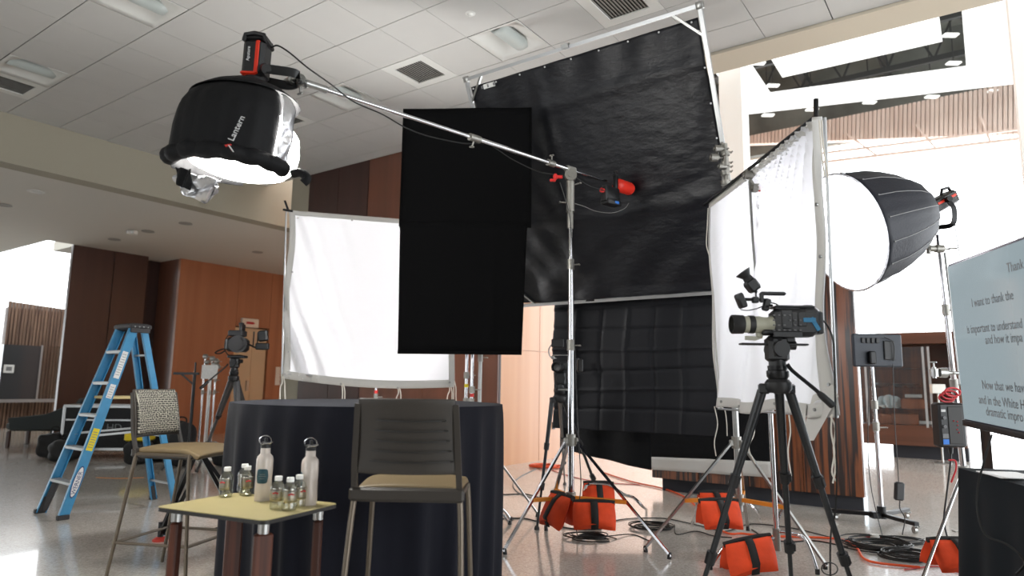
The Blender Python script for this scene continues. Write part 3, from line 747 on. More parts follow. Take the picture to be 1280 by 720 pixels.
b = MB(); pts = [sph(-1.12+i*.096, .345+.006*sin(i*1.7), -.165-.0015*i+.003*sin(i)) for i in range(26)]
b.tube(spline(pts, 3), [.042+.003*sin(i*.6) for i in range(25*3+1)], 12); link('rolled_hem', b, M['lanfab'], t)
b = MB(); b.tube(spline([at(366, 217, 3.3), at(376, 216, 3.28), at(384, 223, 3.27), at(379, 229, 3.27)], 5), .022, 10); link('hem_tail', b, M['lanfab'], t)
# lower flap with silver lining
A_ = [at(220, 212, 3.16), at(243, 218, 3.1), at(274, 224, 3.06), at(270, 232, 3.06)]; B_ = [at(217, 226, 3.14), at(228, 243, 3.1), at(255, 254, 3.06), at(270, 236, 3.06)]
def flap(u, v):
    k = u*3; i = min(int(k), 2); f = k-i
    p = lerp(lerp(A_[i], A_[i+1], f), lerp(B_[i], B_[i+1], f), v)
    return p+FW*(.03*sin(u*9)*v+.018*sin(u*21+v*6))
lab(sheet('hanging_flap', flap, 24, 10, M['silver'], t), 'crumpled silver flap')
def flap2(u, v):
    p = lerp(lerp(at(219, 209, 3.12), at(240, 212, 3.06), u), lerp(at(222, 232, 3.1), at(238, 238, 3.04), u), v); return p+FW*(.012*sin(u*11+v*5))
sheet('flap_back', flap2, 10, 8, M['lanfab'], t)
P_ = sph(.05, .366, -.02)
for s in (0,):
    text_part('brand_text', 'Lantern', M['whiteink'], t, at(291.5, 177, 2.99), (RT*.36+UP*.93), (-RT*.93+UP*.36), .041)
    lab(bpy.data.objects[t.children[-1].name], 'white lettering on the black skirt')
b = MB(); b.bar([at(282, 183, 3.0), at(286.5, 181.5, 3.0)], .004, .011, -FW); b.bar([at(285, 180.5, 3.0), at(291, 189, 3.0)], .004, .011, -FW)
b.bar([at(281.5, 182, 3.0), at(289, 180.6, 3.0)], .003, .011, -FW); link('logo', b, M['redband'], t)
b = MB(); b.bar([at(286, 181.5, 2.985), at(291.5, 189.5, 2.985)], .004, .009, -FW); link('logo_stroke', b, M['whiteink'], t)
# fixture on top of it
ba, bb_ = at(319, 100, 3.42), at(323, 55, 3.42); az_ = (bb_-ba).normalized(); ax_ = RT-az_*RT.dot(az_); ax_.normalize(); ay_ = az_.cross(ax_)
t = thing('studio_light', 'black and red studio light standing on top of the lantern, at the boom end', 'studio light', ba)
mid = (ba+bb_)/2
b = MB(); b.obox(mid, ax_, ay_, az_, (.115, .125, .20), .018); b.cyl(ba-az_*.03, ba+az_*.02, .052, n=20); link('body', b, M['black'], t)
b = MB(); b.obox(mid-ay_*.0+ax_*.022, ax_, ay_, az_, (.022, .132, .185), .004); b.obox(mid-az_*.088-ax_*.018, ax_, ay_, az_, (.08, .13, .016), .004); b.obox(mid-ax_*.0-az_*.045+ax_*.0-ay_*0, ax_, ay_, az_, (.118, .03, .02), .004); lab(link('red_trim', b, M['red'], t), 'red trim')
b = MB(); hp = [mid+az_*.10-ax_*.055, mid+az_*.125-ax_*.05, mid+az_*.135, mid+az_*.125+ax_*.05, mid+az_*.10+ax_*.055]
b.tube([p-ay_*.055 for p in hp]+[p+ay_*.055 for p in hp[::-1]], .012, 8, True); b.obox(mid+az_*.118, ax_, ay_, az_, (.12, .1, .03), .008); link('handle', b, M['black'], t)
b = MB(); yk = [at(333, 86, 3.34), at(366, 91, 3.40), at(372, 96, 3.44), at(371, 104, 3.52), at(360, 107, 3.52), at(334, 102, 3.5)]
b.bar(spline(yk, 4), .05, .008, FW); b.cyl(at(333, 86, 3.33), at(331, 85, 3.36), .025, n=14); b.cyl(at(372, 100, 3.48), bE, .012); link('yoke', b, M['blackmetal'], t)
text_part('maker_text', 'Aputure', M['whiteink'], t, mid-ay_*0+(-FW*.072)-ax_*.012-az_*.03, az_, -ax_, .024)

# ---- floppy flag on two poles
ftl, ftr, fbl, fbr = at(505, 137, 5.9), at(664, 135, 5.95), at(497, 441, 5.9), at(651, 441, 5.95)
t = thing('black_flag', 'large matt black two-panel flag hanging in front of the white cloth and black frame', 'flag', fbl)
hl, hr = lerp(ftl, fbl, .5)-RT*.0, lerp(ftr, fbr, .48)
b = MB(); b.tube([ftl, ftr, at(662, 284, 5.95), at(500, 284, 5.9)], .007, 8, True); link('frame', b, M['flagcloth'], t)
def fpan(u, v): return lerp(lerp(at(504, 136, 5.9), at(665, 134.5, 5.95), u), lerp(at(498.5, 283, 5.9), at(664, 285, 5.95), u), v)+FW*.006*sin(u*8+v*3)
sheet('upper_panel', fpan, 14, 14, M['flagcloth'], t)
def fpan2(u, v):
    e = .012*sin(u*14+v*2)*v+.02*(1 if .72 < u < .8 else 0)*v
    return lerp(lerp(at(500, 277, 5.88), at(659, 279, 5.93), u), lerp(at(497, 441, 5.86), at(652, 442, 5.91), u), v)+FW*e
sheet('lower_panel', fpan2, 30, 16, M['flagcloth'], t)
b = MB(); b.bar([at(497, 440, 5.85), at(652, 441.5, 5.9)], .012, .03); link('bottom_hem', b, M['flagcloth'], t)
sc_ = at(588, 470, 6.25); sc_[2] = 0
for k, (px, d_, l) in enumerate([(583, 6.3, 'left one of the paired silver stands behind the round table, green band'), (590, 6.22, 'right one of the paired silver stands behind the round table, red band')]):
    c = at(px, 470, d_); tp = at(px-.5, 240 if k else 300, d_); tp[0], tp[1] = c[0], c[1]
    c0 = V((c[0], c[1], 0)); ft = [c0+V((cos(a), sin(a), 0))*.42 for a in ((.5, 2.6, 4.7) if k == 0 else (1.1, 3.2, 5.3))]
    s = cstand('grip_stand', l, c0, tp, [tuple(f) for f in ft], group='paired silver stands behind the table')
    z1 = at(px, 475 if k == 0 else 472, d_)
    b = MB(); p1 = at(px, 482 if k == 0 else 494, d_); b.cyl(p1-UP*.015, p1+UP*.015, .0195, n=14); o = link('colour_band', b, M['yellow'] if k == 0 else M['redband'], s)
    b = MB(); q = at(px, 469 if k == 0 else 487, d_); b.cyl(q-UP*.03, q+UP*.03, .026, n=14); knob(b, q+RT*.02, RT, .05); link('lock', b, M['castmetal'], s)
b = MB(); b.cyl(at(590, 300, 6.22), at(590, 284, 5.97), .012); griphead(b, at(590, 284, 6.02), .03, RT)
tag(link('flag_clamp', b, M['castmetal']), 'short metal clamp holding the black flag to the stand behind it', 'clamp')

# ---- white muslin bounce
wTL, wTR, wBL, wBR = at(361, 263, 7.05), at(566, 279, 7.5), at(352, 473, 7.05), at(568, 484, 7.5)
t = thing('white_bounce', 'square white muslin stretched on a frame behind the black draped table', 'bounce', wBL)
nw = (wTR-wTL).cross(UP).normalized()
def wq(u, v):
    p = lerp(lerp(wTL, wTR, u), lerp(wBL, wBR, u), v)
    p = p - UP*(.05*sin(pi*u)*v)+RT*(.02*sin(v*9))*(1-u)
    k = max(0, 1-u*2.4)*(.15+v); f1 = .055*k*sin(30*(u*1.6-v*.55)+1)+.03*k*sin(51*(u*1.4-v*.5))
    f2 = .02*sin(26*u+9*v)*max(0, v-.82)*4
    return p+nw*(f1+f2)
sheet('muslin', wq, 90, 70, M['white'], t)
for nm, f0, f1, a0, a1 in (('hem', 0, 1, 0, .028), ('hem', 0, 1, .955, 1.0), ('hem', 0, .035, 0, 1), ('hem', .965, 1, 0, 1)):
    sheet(nm, lambda u, v, f0=f0, f1=f1, a0=a0, a1=a1: wq(f0+(f1-f0)*u, a0+(a1-a0)*v)-nw*-.006, 50 if f1-f0 > .5 else 3, 50 if a1-a0 > .5 else 3, M['hem'], t)
b = MB(); off = nw*-.03
b.tube([wTL+off-RT*.03, wTR+off, wBR+off+UP*.03, wBL+off+UP*.05], .0125, 8, True); link('frame', b, M['alu'], t)
b = MB(); b.cyl(at(360, 262, 7.05), at(356, 251, 7.05), .012); b.cyl(at(366, 264, 7.04), at(354, 262, 7.04), .012); link('frame_corner', b, M['blackmetal'], t)
for k, (x, y) in enumerate([(352, 476), (427, 485), (497, 489), (566, 482), (561, 486)]):
    d = 7.05+.45*(x-352)/216; b = MB(); b.tube(spline([at(x, y-8, d), at(x+1, y+2, d), at(x-2+k % 2*3, y+12, d), at(x-1, 530, d)], 4), .006, 6)
    b.tube(spline([at(x+2, y-6, d), at(x+4, y+4, d), at(x+4, y+15, d), at(x+6, 520, d)], 4), .006, 6); link('tie', b, M['tie'], t)
for x, y in ((372, 272), (440, 275), (520, 281), (365, 340), (361, 440), (356, 468), (426, 480), (497, 485), (562, 478)): d = 7.02+.45*(x-352)/216; b = MB(); b.cyl(at(x, y, d), at(x, y, d-.012), .012, n=10); link('grommet', b, M['steel'], t)
for k, (px, l) in enumerate([(470, 'silver stand with red band under the middle of the white muslin'), (357, None)]):
    if l is None: continue
    c = at(px, 489, 8.33); c0 = V((c[0], c[1], 0)); tp = V((c[0], c[1], at(470, 372, 8.25)[2]-.17))
    ft = [c0+V((cos(a), sin(a), 0))*.42 for a in (.3, 2.4, 4.5)]
    s = cstand('grip_stand', l, c0, tp, [tuple(f) for f in ft]); b = MB(); p1 = at(px, 491, 8.33); b.cyl(p1-UP*.03, p1+UP*.03, .024, n=14); link('colour_band', b, M['redband'], s)

# studio light behind the muslin, aimed through it
c = at(470, 372, 8.25); tgt = at(470, 372, 7.3); ld = (tgt-c).normalized(); sd_ = ld.cross(UP).normalized(); u_ = sd_.cross(ld)
t = thing('studio_light', 'studio light shining through the white muslin from behind', 'studio light', c-UP*.12)
b = MB(); b.obox(c-ld*.12, ld, sd_, u_, (.22, .12, .13), .015); link('body', b, M['black'], t)
b = MB(); b.lathe([(.05, -.02), (.09, .04), (.12, .10), (.125, .10), (.095, .04), (.055, -.02)], c, ld, 28, cap=False); link('reflector', b, M['steel'], t)
b = MB(); b.lathe([(0, .03), (.07, .03), (.07, .02), (0, .02)], c, ld, 24); link('lamp_face', b, M['lum'], t)
b = MB(); b.bar([c-ld*.1+sd_*.085+UP*.0, c-ld*.1+sd_*.085-UP*.12, c-ld*.1-UP*.16, c-ld*.1-sd_*.085-UP*.12, c-ld*.1-sd_*.085], .02, .012); link('yoke', b, M['blackmetal'], t)
L_ = bpy.data.lights.new('studio_lamp', 'AREA'); L_.shape = 'DISK'; L_.size = .2; L_.energy = 105; L_.color = (1, .98, .96)
o = bpy.data.objects.new('studio_lamp', L_); COL.objects.link(o); o.location = c+ld*.11; o.rotation_euler = ld.to_track_quat('-Z', 'Y').to_euler()
zc_ = c-ld*.1
# ---- tall leaning 8x8 frame with black fabric
th = radians(25); YT, ZT = 5.04, 4.3; XL_, XR_ = -4.19, -1.75; SL = 2.44
dn = V((0, sin(th), -cos(th))); nr = V((0, -cos(th), -sin(th)))
def fr(u, v): return V((XL_+(XR_-XL_)*u, YT, ZT))+dn*(SL*v)
t = thing('fabric_frame', 'tall leaning metal frame filled with shiny black fabric, reaching the ceiling', 'frame', fr(.5, 1))
for nm, a, c_ in (('top_bar', (0, 0), (1, 0)), ('bottom_bar', (0, 1), (1, 1)), ('side_bar', (0, 0), (0, 1)), ('side_bar', (1, 0), (1, 1))):
    b = MB(); b.bar([fr(*a), fr(*c_)], .032, .032, nr); link(nm, b, M['alu'], t)
for u, v, du, dv in ((0, 0, .08, .1), (1, 0, -.1, .1), (0, 1, .08, -.08), (1, 1, -.08, -.08)):
    b = MB(); b.bar([fr(u+du, v), fr(u, v+dv)], .02, .03, nr); b.obox(fr(u, v), (1, 0, 0), dn, nr, (.06, .06, .045), .005); link('corner_bracket', b, M['steel'], t)
def skin(u, v):
    p = fr(.012+u*.976, .035+v*.955)+nr*(-.01)
    e = min(u, 1-u, v, 1-v); w_ = .012*sin(u*33+v*9)*max(0, .16-e)*6 + .006*sin(22*u+31*v)*(v > .55)
    k = .014*math.exp(-((u-.32)*26)**2)*(v < .9) + .016*math.exp(-((v-.62-.03*sin(u*3))*34)**2)+.012*math.exp(-((v-.17+.02*u)*40)**2)
    dg = .010*sin(60*(u*.8-v*.45))*max(0, .5-u)*max(0, 1-abs(v-.55)*1.6)*2
    return p+nr*(w_+k+dg)+V((0, 0, -.03*sin(pi*u)*(v > .97)))
sheet('black_fabric', skin, 110, 90, M['sheen'], t)
for q in [fr(.03+i*.117, .045) for i in range(9)]+[fr(.985, .08+i*.12) for i in range(8)]:
    b = MB(); b.ball(q+nr*.02, .009, 8); link('tie_ball', b, M['whiteink'], t)
b = MB(); b.obox(fr(.11, .05)+nr*.02, (1, 0, 0), dn, nr, (.14, .045, .003)); lab(link('care_label', b, M['sticker'], t), 'white printed label')
b = MB()
for k in range(3): b.obox(fr(.075+k*.03, .05)+nr*.0225, (1, 0, 0), dn, nr, (.018, .03, .001))
link('label_print', b, M['ink'], t)
b = MB(); b.bar([fr(.47, -.006)+nr*.01, fr(.5, -.006)+nr*.01], .04, .045, nr); link('bar_coupler', b, M['steel'], t)
b = MB(); q = at(655, 384, 6.9); 
# stands carrying the frame
rT = at(903, 188, 5.35); rF = [fl(805, 690), fl(1034, 712), fl(935, 663)]
rb = at(925, 620, 5.45); rb[2] = 0
s = stand('combo_stand', 'chrome stand with orange braces behind the front camera tripod, holding the black frame', rb, rT, .80, rF, .37, risers=((.024, 1), (.020, 1), (.017, 1)), bottom=.28, tube='steel')
b = MB()
for (x, y, rr) in ((898, 186, .03), (893, 197, .034), (903, 208, .026)): griphead(b, at(x, y, 5.3), rr, RT)
b.cyl(at(905, 180, 5.32), at(911, 245, 5.33), .026, n=14)
for y in (190, 203, 214, 226): b.cyl(at(906, y, 5.3), at(906.6, y+5, 5.3), .036, n=14); knob(b, at(909, y, 5.3), RT, .03)
b.cyl(at(893, 197, 5.3), fr(1, .46), .014); link('grip_heads', b, M['castmetal'], s)
lf = at(640, 400, 6.7)
c0 = at(600, 470, 6.75); c0 = V((c0[0], c0[1], 0)); 
s = stand('combo_stand', 'silver stand mostly hidden behind the black flag, its feet showing right of the draped table', c0, V((c0[0], c0[1], 2.9)), .7, [c0+V((cos(a), sin(a), 0))*.6 for a in (.4, 2.5, 5.0)], None, bottom=.2, tube='steel')
b = MB(); b.cyl(V((c0[0], c0[1], 2.85)), fr(0.0, .60)+V((0, .03, 0)), .014); link('grip_heads', b, M['castmetal'], s)
# creased cloth hung under it
tpz = fr(.5, 1)[2]
cl0, cl1 = onY(692, 470, 6.2)[0], onY(895, 470, 6.2)[0]; zb_ = onY(800, 541, 6.2)[2]
t = thing('creased_black_cloth', 'black cloth with square fold creases hanging below the tall frame', 'cloth', (cl0, 6.2, zb_))
def cr(u, v):
    x = cl0+(cl1-cl0)*u; z = (2.22)+(zb_-2.22)*v
    e = 0
    for k in range(1, 6):
        e += .012*math.exp(-((u*6-k+.12*sin(v*2))*16)**2)*(1 if k % 2 else -1)
    for k in range(1, 7): e += .012*math.exp(-((v*7-k+.1*sin(u*3+k))*14)**2)*(1 if k % 2 else -1)
    return V((x+.01*sin(v*11), 6.2-e-.01*sin(u*11+v*4), z))
sheet('cloth', cr, 96, 112, M['crease'], t)
b = MB(); b.cyl((cl0-.05, 6.2, 2.22), (cl1+.05, 6.2, 2.22), .014); link('hanging_pole', b, M['alu'], t)
b = MB(); b.obox((onY(723, 455, 6.18)[0], 6.17, onY(723, 455, 6.18)[2]), (1, 0, 0), (0, 1, 0), (0, 0, 1), (.03, .02, .12), .004); link('side_clip', b, M['panelgrey'], t)
x0, x1 = onY(700, 560, 6.5)[0], onY(813, 560, 6.5)[0]; z0 = onY(780, 580, 6.5)[2]
def pc(u, v):
    zb2 = lerp(onY(700, 561, 6.5), onY(812, 588, 6.5), u)[2]
    return V((x0+(x1-x0)*u, 6.5+.02*sin(u*14), 1.3+(zb2-1.3)*v))
lab(sheet('lower_drop', pc, 40, 20, M['duv'], t), 'plain black lower cloth with slanting bottom edge')
x0, x1 = onY(812, 560, YZ-.03)[0], onY(962, 560, YZ-.03)[0]
t = thing('black_backdrop', 'black cloth with white bottom band hanging against the striped wood block', 'cloth', (x0, YZ-.03, .3))
def pc2(u, v): return V((x0+(x1-x0)*u, YZ-.014+.008*sin(u*17), 1.7+(lerp(onY(812, 571, YZ-.03), onY(962, 577, YZ-.03), u)[2]-1.7)*v))
sheet('cloth', pc2, 40, 20, M['duv'], t); b = MB(); b.cyl((x0-.03, YZ-.012, 1.7), (x1+.03, YZ-.012, 1.7), .013); link('hanging_pole', b, M['alu'], t)
def pc3(u, v): return V((x0+(x1-x0)*u, YZ-.014+.008*sin(u*17), lerp(onY(812, 571, YZ-.03), onY(962, 577, YZ-.03), u)[2]*(1-v)+lerp(onY(812, 587, YZ-.03), onY(962, 597, YZ-.03), u)[2]*v))
lab(sheet('white_band', pc3, 40, 4, M['hem'], t), 'white band along the bottom')

# ---- round table with cloth
tc_ = at(464, 503, 4.14); tc_[2] = 0; R_ = .785; zt_ = 1.112
t = thing('round_table', 'tall round table hidden under the navy black cloth', 'table', tc_)
b = MB(); b.cyl(tc_+UP*(zt_-.045), tc_+UP*(zt_-.012), R_-.012, n=48); link('tabletop', b, M['tabtop'], t)
for k in range(4):
    a = pi/4+k*pi/2; b = MB(); p = tc_+V((cos(a), sin(a), 0))*.5; b.cyl((p[0], p[1], 0), (p[0], p[1], zt_-.045), .016); link('leg', b, M['steel'], t)
def tclo(u, v):
    a = 2*pi*u
    if v < .3: rr = R_*(v/.3); return tc_+V((cos(a)*rr, sin(a)*rr, zt_))
    k = (v-.3)/.7; fold = (.5+.5*sin(a*24+1.2*sin(a*5)))**1.6
    fl2 = (.5+.5*sin(a*13+2))
    rr = R_+.006+.052*k**.6*fold+.012*k*fl2-.045*k; z = zt_-.006-(zt_-.02)*k
    return tc_+V((cos(a)*rr, sin(a)*rr, z))
b = MB(); b.grid(tclo, 300, 30, True); o = link('tablecloth', b, M['tcloth'], None); tag(o, 'floor-length navy black cloth draped in folds over the round table', 'tablecloth')

# ---- bar stools
def stool(label, loc, fwd, pat=True, group='bar stools'):
    """local build at origin facing +Y then rotated; seat .74"""
    t = thing('bar_stool', label, 'stool', (0, 0, 0), group); S = .80
    b = MB()
    def st(u, v):
        x = (u-.5)*.44*(1-.10*max(0, .5-v)); y = -.2+v*.44
        z = S+.012-.055*max(0, v-.72)**1.5*4-.012*(abs(u-.5)*2)**3+.008*sin(pi*v)
        return V((x, y, z))
    b.grid(st, 14, 16); o = link('seat_cushion', b, M['seat'], t); md = o.modifiers.new('t', 'SOLIDIFY'); md.thickness = .035; md.offset = -1; md2 = o.modifiers.new('b', 'BEVEL'); md2.width = .012; md2.segments = 3
    b = MB(); b.obox((0, .0, S-.042), (1, 0, 0), (0, 1, 0), (0, 0, 1), (.445, .40, .035), .012); b.obox((0, -.215, S-.025), (1, 0, 0), (0, 1, 0), (0, 0, 1), (.47, .03, .055), .01); link('seat_shell', b, M['shell'], t)
    for s in (-1, 1):
        for f, (y0, y1) in ((1, (.17, .235)), (-1, (-.2, -.31))):
            b = MB(); b.tube([(s*.215, y0, S-.03), (s*.222, y0+(y1-y0)*.1, S-.12), (s*.25, y1, .01)], [.0125, .0125, .011], 10); link('leg', b, M['stoolframe'], t)
    b = MB()
    for s in (-1, 1):
        b = MB(); b.tube([(s*.213, -.22, S-.035), (s*.213, .18, S-.035)], .012, 8); link('seat_rail', b, M['stoolframe'], t); b = MB(); b.tube([(s*.24, -.276, .24), (s*.24, .216, .24)], .009, 8); link('footrest_bar', b, M['stoolframe'], t)
    b = MB(); b.tube([(-.24, .216, .24), (.24, .216, .24)], .011, 8); link('footrest_bar', b, M['stoolframe'], t); b = MB(); b.tube([(-.24, -.276, .24), (.24, -.276, .24)], .009, 8); link('footrest_bar', b, M['stoolframe'], t)
    # backrest shell: curved panel
    def back(u, v):
        x = (u-.5)*(.425-.03*v); c = 1-(2*u-1)**2; z = S+.06+v*.30; y = -.235-.045*c+.0-.02*v-.035*v*v
        return V((x, y, z))
    b = MB(); b.grid(back, 16, 12); o = link('backrest', b, M['shell'], t); md = o.modifiers.new('t', 'SOLIDIFY'); md.thickness = .014; md2 = o.modifiers.new('b', 'BEVEL'); md2.width = .006; md2.segments = 2
    for s in (-1, 1):
        b = MB(); b.bar(spline([(s*.215, -.2, S-.03), (s*.213, -.222, S+.03), (s*.210, -.243, S+.11), (s*.204, -.262, S+.23), (s*.198, -.282, S+.34)], 4), .024, .016, (0, 1, 0)); link('back_upright', b, M['shell'], t)
    b = MB()
    for i in range(5):
        v = .18+i*.135; w_ = .33-.012*i; n_ = 12; pts = []
        for j in range(n_+1):
            u = .5+(j/n_-.5)*w_/.425+.05; p = back(u, v); pts.append(p+V((0, -.009-.003, -.004*sin(pi*j/n_))))
        b.bar(pts, .005, .006, (0, 0, 1)); b.obox(pts[-1]+V((0, -.0, -.0)), (1, 0, 0), (0, 1, 0), (0, 0, 1), (.02, .01, .007), .002)
    link('back_slots', b, M['edge'], t)
    if pat:
        def pad(u, v): p = back(.045+u*.91, .07+v*.9); return p+V((0, .016+.012*(1-(2*u-1)**4)*(1-(2*v-1)**4), 0))
        b = MB(); b.grid(pad, 16, 12); o = link('back_pad', b, M['pattern'], t); md = o.modifiers.new('t', 'SOLIDIFY'); md.thickness = .016
        lab(o, 'grey and cream woven-pattern back pad')
    a = atan2(-fwd[0], fwd[1]); t.location = V(loc); t.rotation_euler = (0, 0, a)
    return t
ff, fr_ = fl(286, 711), fl(177, 703); fwd = (ff-fr_).normalized(); sdv = V((fwd[1], -fwd[0], 0))
cen = (ff+fr_)/2+sdv*.26+RT*.13
stool('patterned-back bar stool with tan seat standing beside the blue ladder', cen, fwd)
c2 = at(519, 600, 3.06); c2[2] = 0
stool('bar stool seen from behind, dark shell back with slots, against the draped table', c2-FW*0, (FW+RT*.02).normalized())

# ---- side table + bottles
zt2 = .70; tA, tB, tC, tD = fl(203, 632.5, zt2), fl(302, 614, zt2), fl(419, 631, zt2), fl(322, 651.5, zt2)
cx_ = (tA+tB+tC+tD)/4; ex = ((tC-tD)+(tB-tA)).normalized(); ey = UP.cross(ex); wx = ((tC-tD).length+(tB-tA).length)/2; wy = ((tA-tD).length+(tB-tC).length)/2
ex[2] = 0
t = thing('side_table', 'square ochre-topped side table with reddish wood legs in the foreground', 'table', (cx_[0], cx_[1], 0))
cxy = V((cx_[0], cx_[1], 0))
def rrect(w_, h_, r, z, n=5):
    out = []
    for sx, sy, a0 in ((1, 1, 0), (-1, 1, pi/2), (-1, -1, pi), (1, -1, 1.5*pi)):
        for k in range(n+1): a = a0+pi/2*k/n; out.append(cxy+ex*(sx*(w_/2-r)+r*cos(a))+ey*(sy*(h_/2-r)+r*sin(a))+UP*z)
    return out
b = MB(); b.prism(rrect(wx, wy, .03, zt2-.003), UP, .003); link('table_surface', b, M['tabtop'], t)
b = MB(); b.prism(rrect(wx, wy, .03, zt2-.018), UP, .015); link('table_edge', b, M['edge'], t)
for x, y in ((1, 1), (-1, 1), (-1, -1), (1, -1)):
    p = cxy+ex*(x*(wx/2-.06))+ey*(y*(wy/2-.06)); dd = (p-cxy).normalized()
    b = MB(); b.cyl(p+UP*.636, p+UP*.683, .022, n=14); lg = link('leg', b, M['steel'], t)
    b = MB(); sd = UP.cross(dd); q = [(.016, .028), (.02, .030)]
    b.obox(p+UP*.32, dd, sd, UP, (.034, .072, .635), .008); lab(link('leg_sleeve', b, M['cherry'], lg), 'reddish wood leg board')
def steel_bottle(label, px, py, badge):
    p = fl(px, py, zt2); t = thing('drinking_bottle', label, 'bottle', p, 'cream metal bottles on the side table')
    b = MB(); b.lathe([(0, 0), (.034, 0), (.036, .004), (.036, .06), (.035 if badge else .031, .095), (.036, .13), (.036, .175), (.033, .19), (.024, .2), (.021, .205), (.021, .228), (0, .228)], p, UP, 28); link('body', b, M['bottle'], t)
    b = MB(); b.lathe([(0, .228), (.022, .228), (.022, .25), (.018, .253), (0, .253)], p, UP, 20); b.cyl(p+UP*.25, p+UP*.272, .007); link('cap', b, M['black'], t)
    b = MB(); pts = [p+UP*.262+RT*(.027*cos(a))+UP*(.02*sin(a))-FW*.012 for a in [2*pi*k/14 for k in range(14)]]; b.tube(pts, .0028, 6, True); b.tube([p+UP*.245-RT*.01-FW*.02, p+UP*.25+RT*.026-FW*.018, p+UP*.256+RT*.034-FW*.015], .003, 6); link('wire_loop', b, M['chrome'], t)
    if badge:
        b = MB()
        def bd(u, v):
            a = (u-.5)*1.5; hh = sqrt(max(0, 1-(2*u-1)**6)); z = .108+(v-.5)*.062*hh; r = .0368; return p+(-FW*cos(a+badge)+RT*sin(a+badge))*r+UP*z
        b.grid(bd, 14, 6); link('badge', b, M['teal'], t, solid=.0008)
        b = MB()
        for zz, wd in ((.098, .5), (.108, .8), (.116, .6)):
            pts = [p+(-FW*cos(badge+a)+RT*sin(badge+a))*.0378+UP*zz for a in [(-.5+k/6)*wd for k in range(7)]]; b.tube(pts, .0012, 5)
        link('badge_print', b, M['ink'], t)
    return t
steel_bottle('cream metal bottle with teal badge, standing left on the side table', 328, 625.5, .12)
steel_bottle('cream metal bottle without visible front badge, at the right end of the side table', 385, 631, -1.3)
def water(label, px, py, kind):
    p = fl(px, py, zt2); t = thing('water_bottle', label, 'bottle', p, 'small clear water bottles on the side table')
    b = MB(); prof = [(0, .0), (.024, 0), (.029, .004), (.030, .012), (.029, .03), (.0285, .06), (.030, .075), (.029, .088), (.022, .103), (.013, .113), (.0125, .12), (.0, .12)]
    b.lathe(prof, p, UP, 26); link('bottle_body', b, M['pet'], t)
    b = MB(); b.lathe([(0, .114), (.0155, .114), (.0155, .13), (.014, .132), (0, .132)], p, UP, 18); link('cap', b, M['capw'], t)
    b = MB()
    def lb(u, v): a = (u-.5)*2.0+kind; return p+(-FW*cos(a)+RT*sin(a))*.0306+UP*(.034+v*.05)
    b.grid(lb, 12, 4); link('label', b, M['wlabel'], t, solid=.0004)
    b = MB()
    for q in range(3):
        a = kind-.25+q*.25; pp = p+(-FW*cos(a)+RT*sin(a))*.0312; b.ball(pp+UP*(.066+.003*(q % 2)), .0055, 8, (1, 1, .6))
    link('red_print', b, M['redink'], t)
    b = MB()
    for z in (.042, .049, .079):
        pts = [p+(-FW*cos(kind+a)+RT*sin(kind+a))*.0312+UP*z for a in [(-.5+k/6)*.9 for k in range(7)]]; b.tube(pts, .0009, 5)
    link('small_print', b, M['darkink'], t)
for a in [('leftmost small water bottle on the side table, alone beside the table edge', 282, 621, -.2), ('front one of the two overlapping water bottles left of the teal-badge bottle', 307.5, 619, .6), ('water bottle half hidden behind another, left of the teal-badge bottle', 304, 615.5, .4),
          ('water bottle with red print, just right of the teal-badge bottle', 346, 636, 0), ('frontmost water bottle in the cluster of three', 361, 638, .5), ('water bottle touching the plain cream bottle, behind the frontmost one', 372.5, 633.5, .9)]: water(*a)

# ---- step ladder
F1, F2 = fl(50, 641), fl(78, 650); R1, R2 = fl(189, 621), fl(223, 634)
tl_ = at(162, 405, 6.75); tr_ = at(178, 405, 6.5)
mid_b = (F1+F2+R1+R2)/4; wv = (F2-F1).normalized(); dv = ((R1+R2)/2-(F1+F2)/2).normalized(); wv = (wv-dv*wv.dot(dv)).normalized()
HT = 1.73; apx = at(166, 408, 6.62); apx = V((apx[0], apx[1], HT))
fo = (F1+F2)/2; ro = (R1+R2)/2
t = thing('step_ladder', 'blue fibreglass step ladder standing open on the left', 'ladder', ((fo+ro)/2))
def railpt(side, back, k):  # k 0 bottom 1 top
    w0, w1 = .25, .15; base_ = (ro if back else fo)+wv*(side*(w0-(.02 if back else 0))); top_ = apx+wv*(side*(w1-(.02 if back else 0)))+dv*(.055 if back else -.055)
    return lerp(base_, V((top_[0], top_[1], HT-.03)), k)
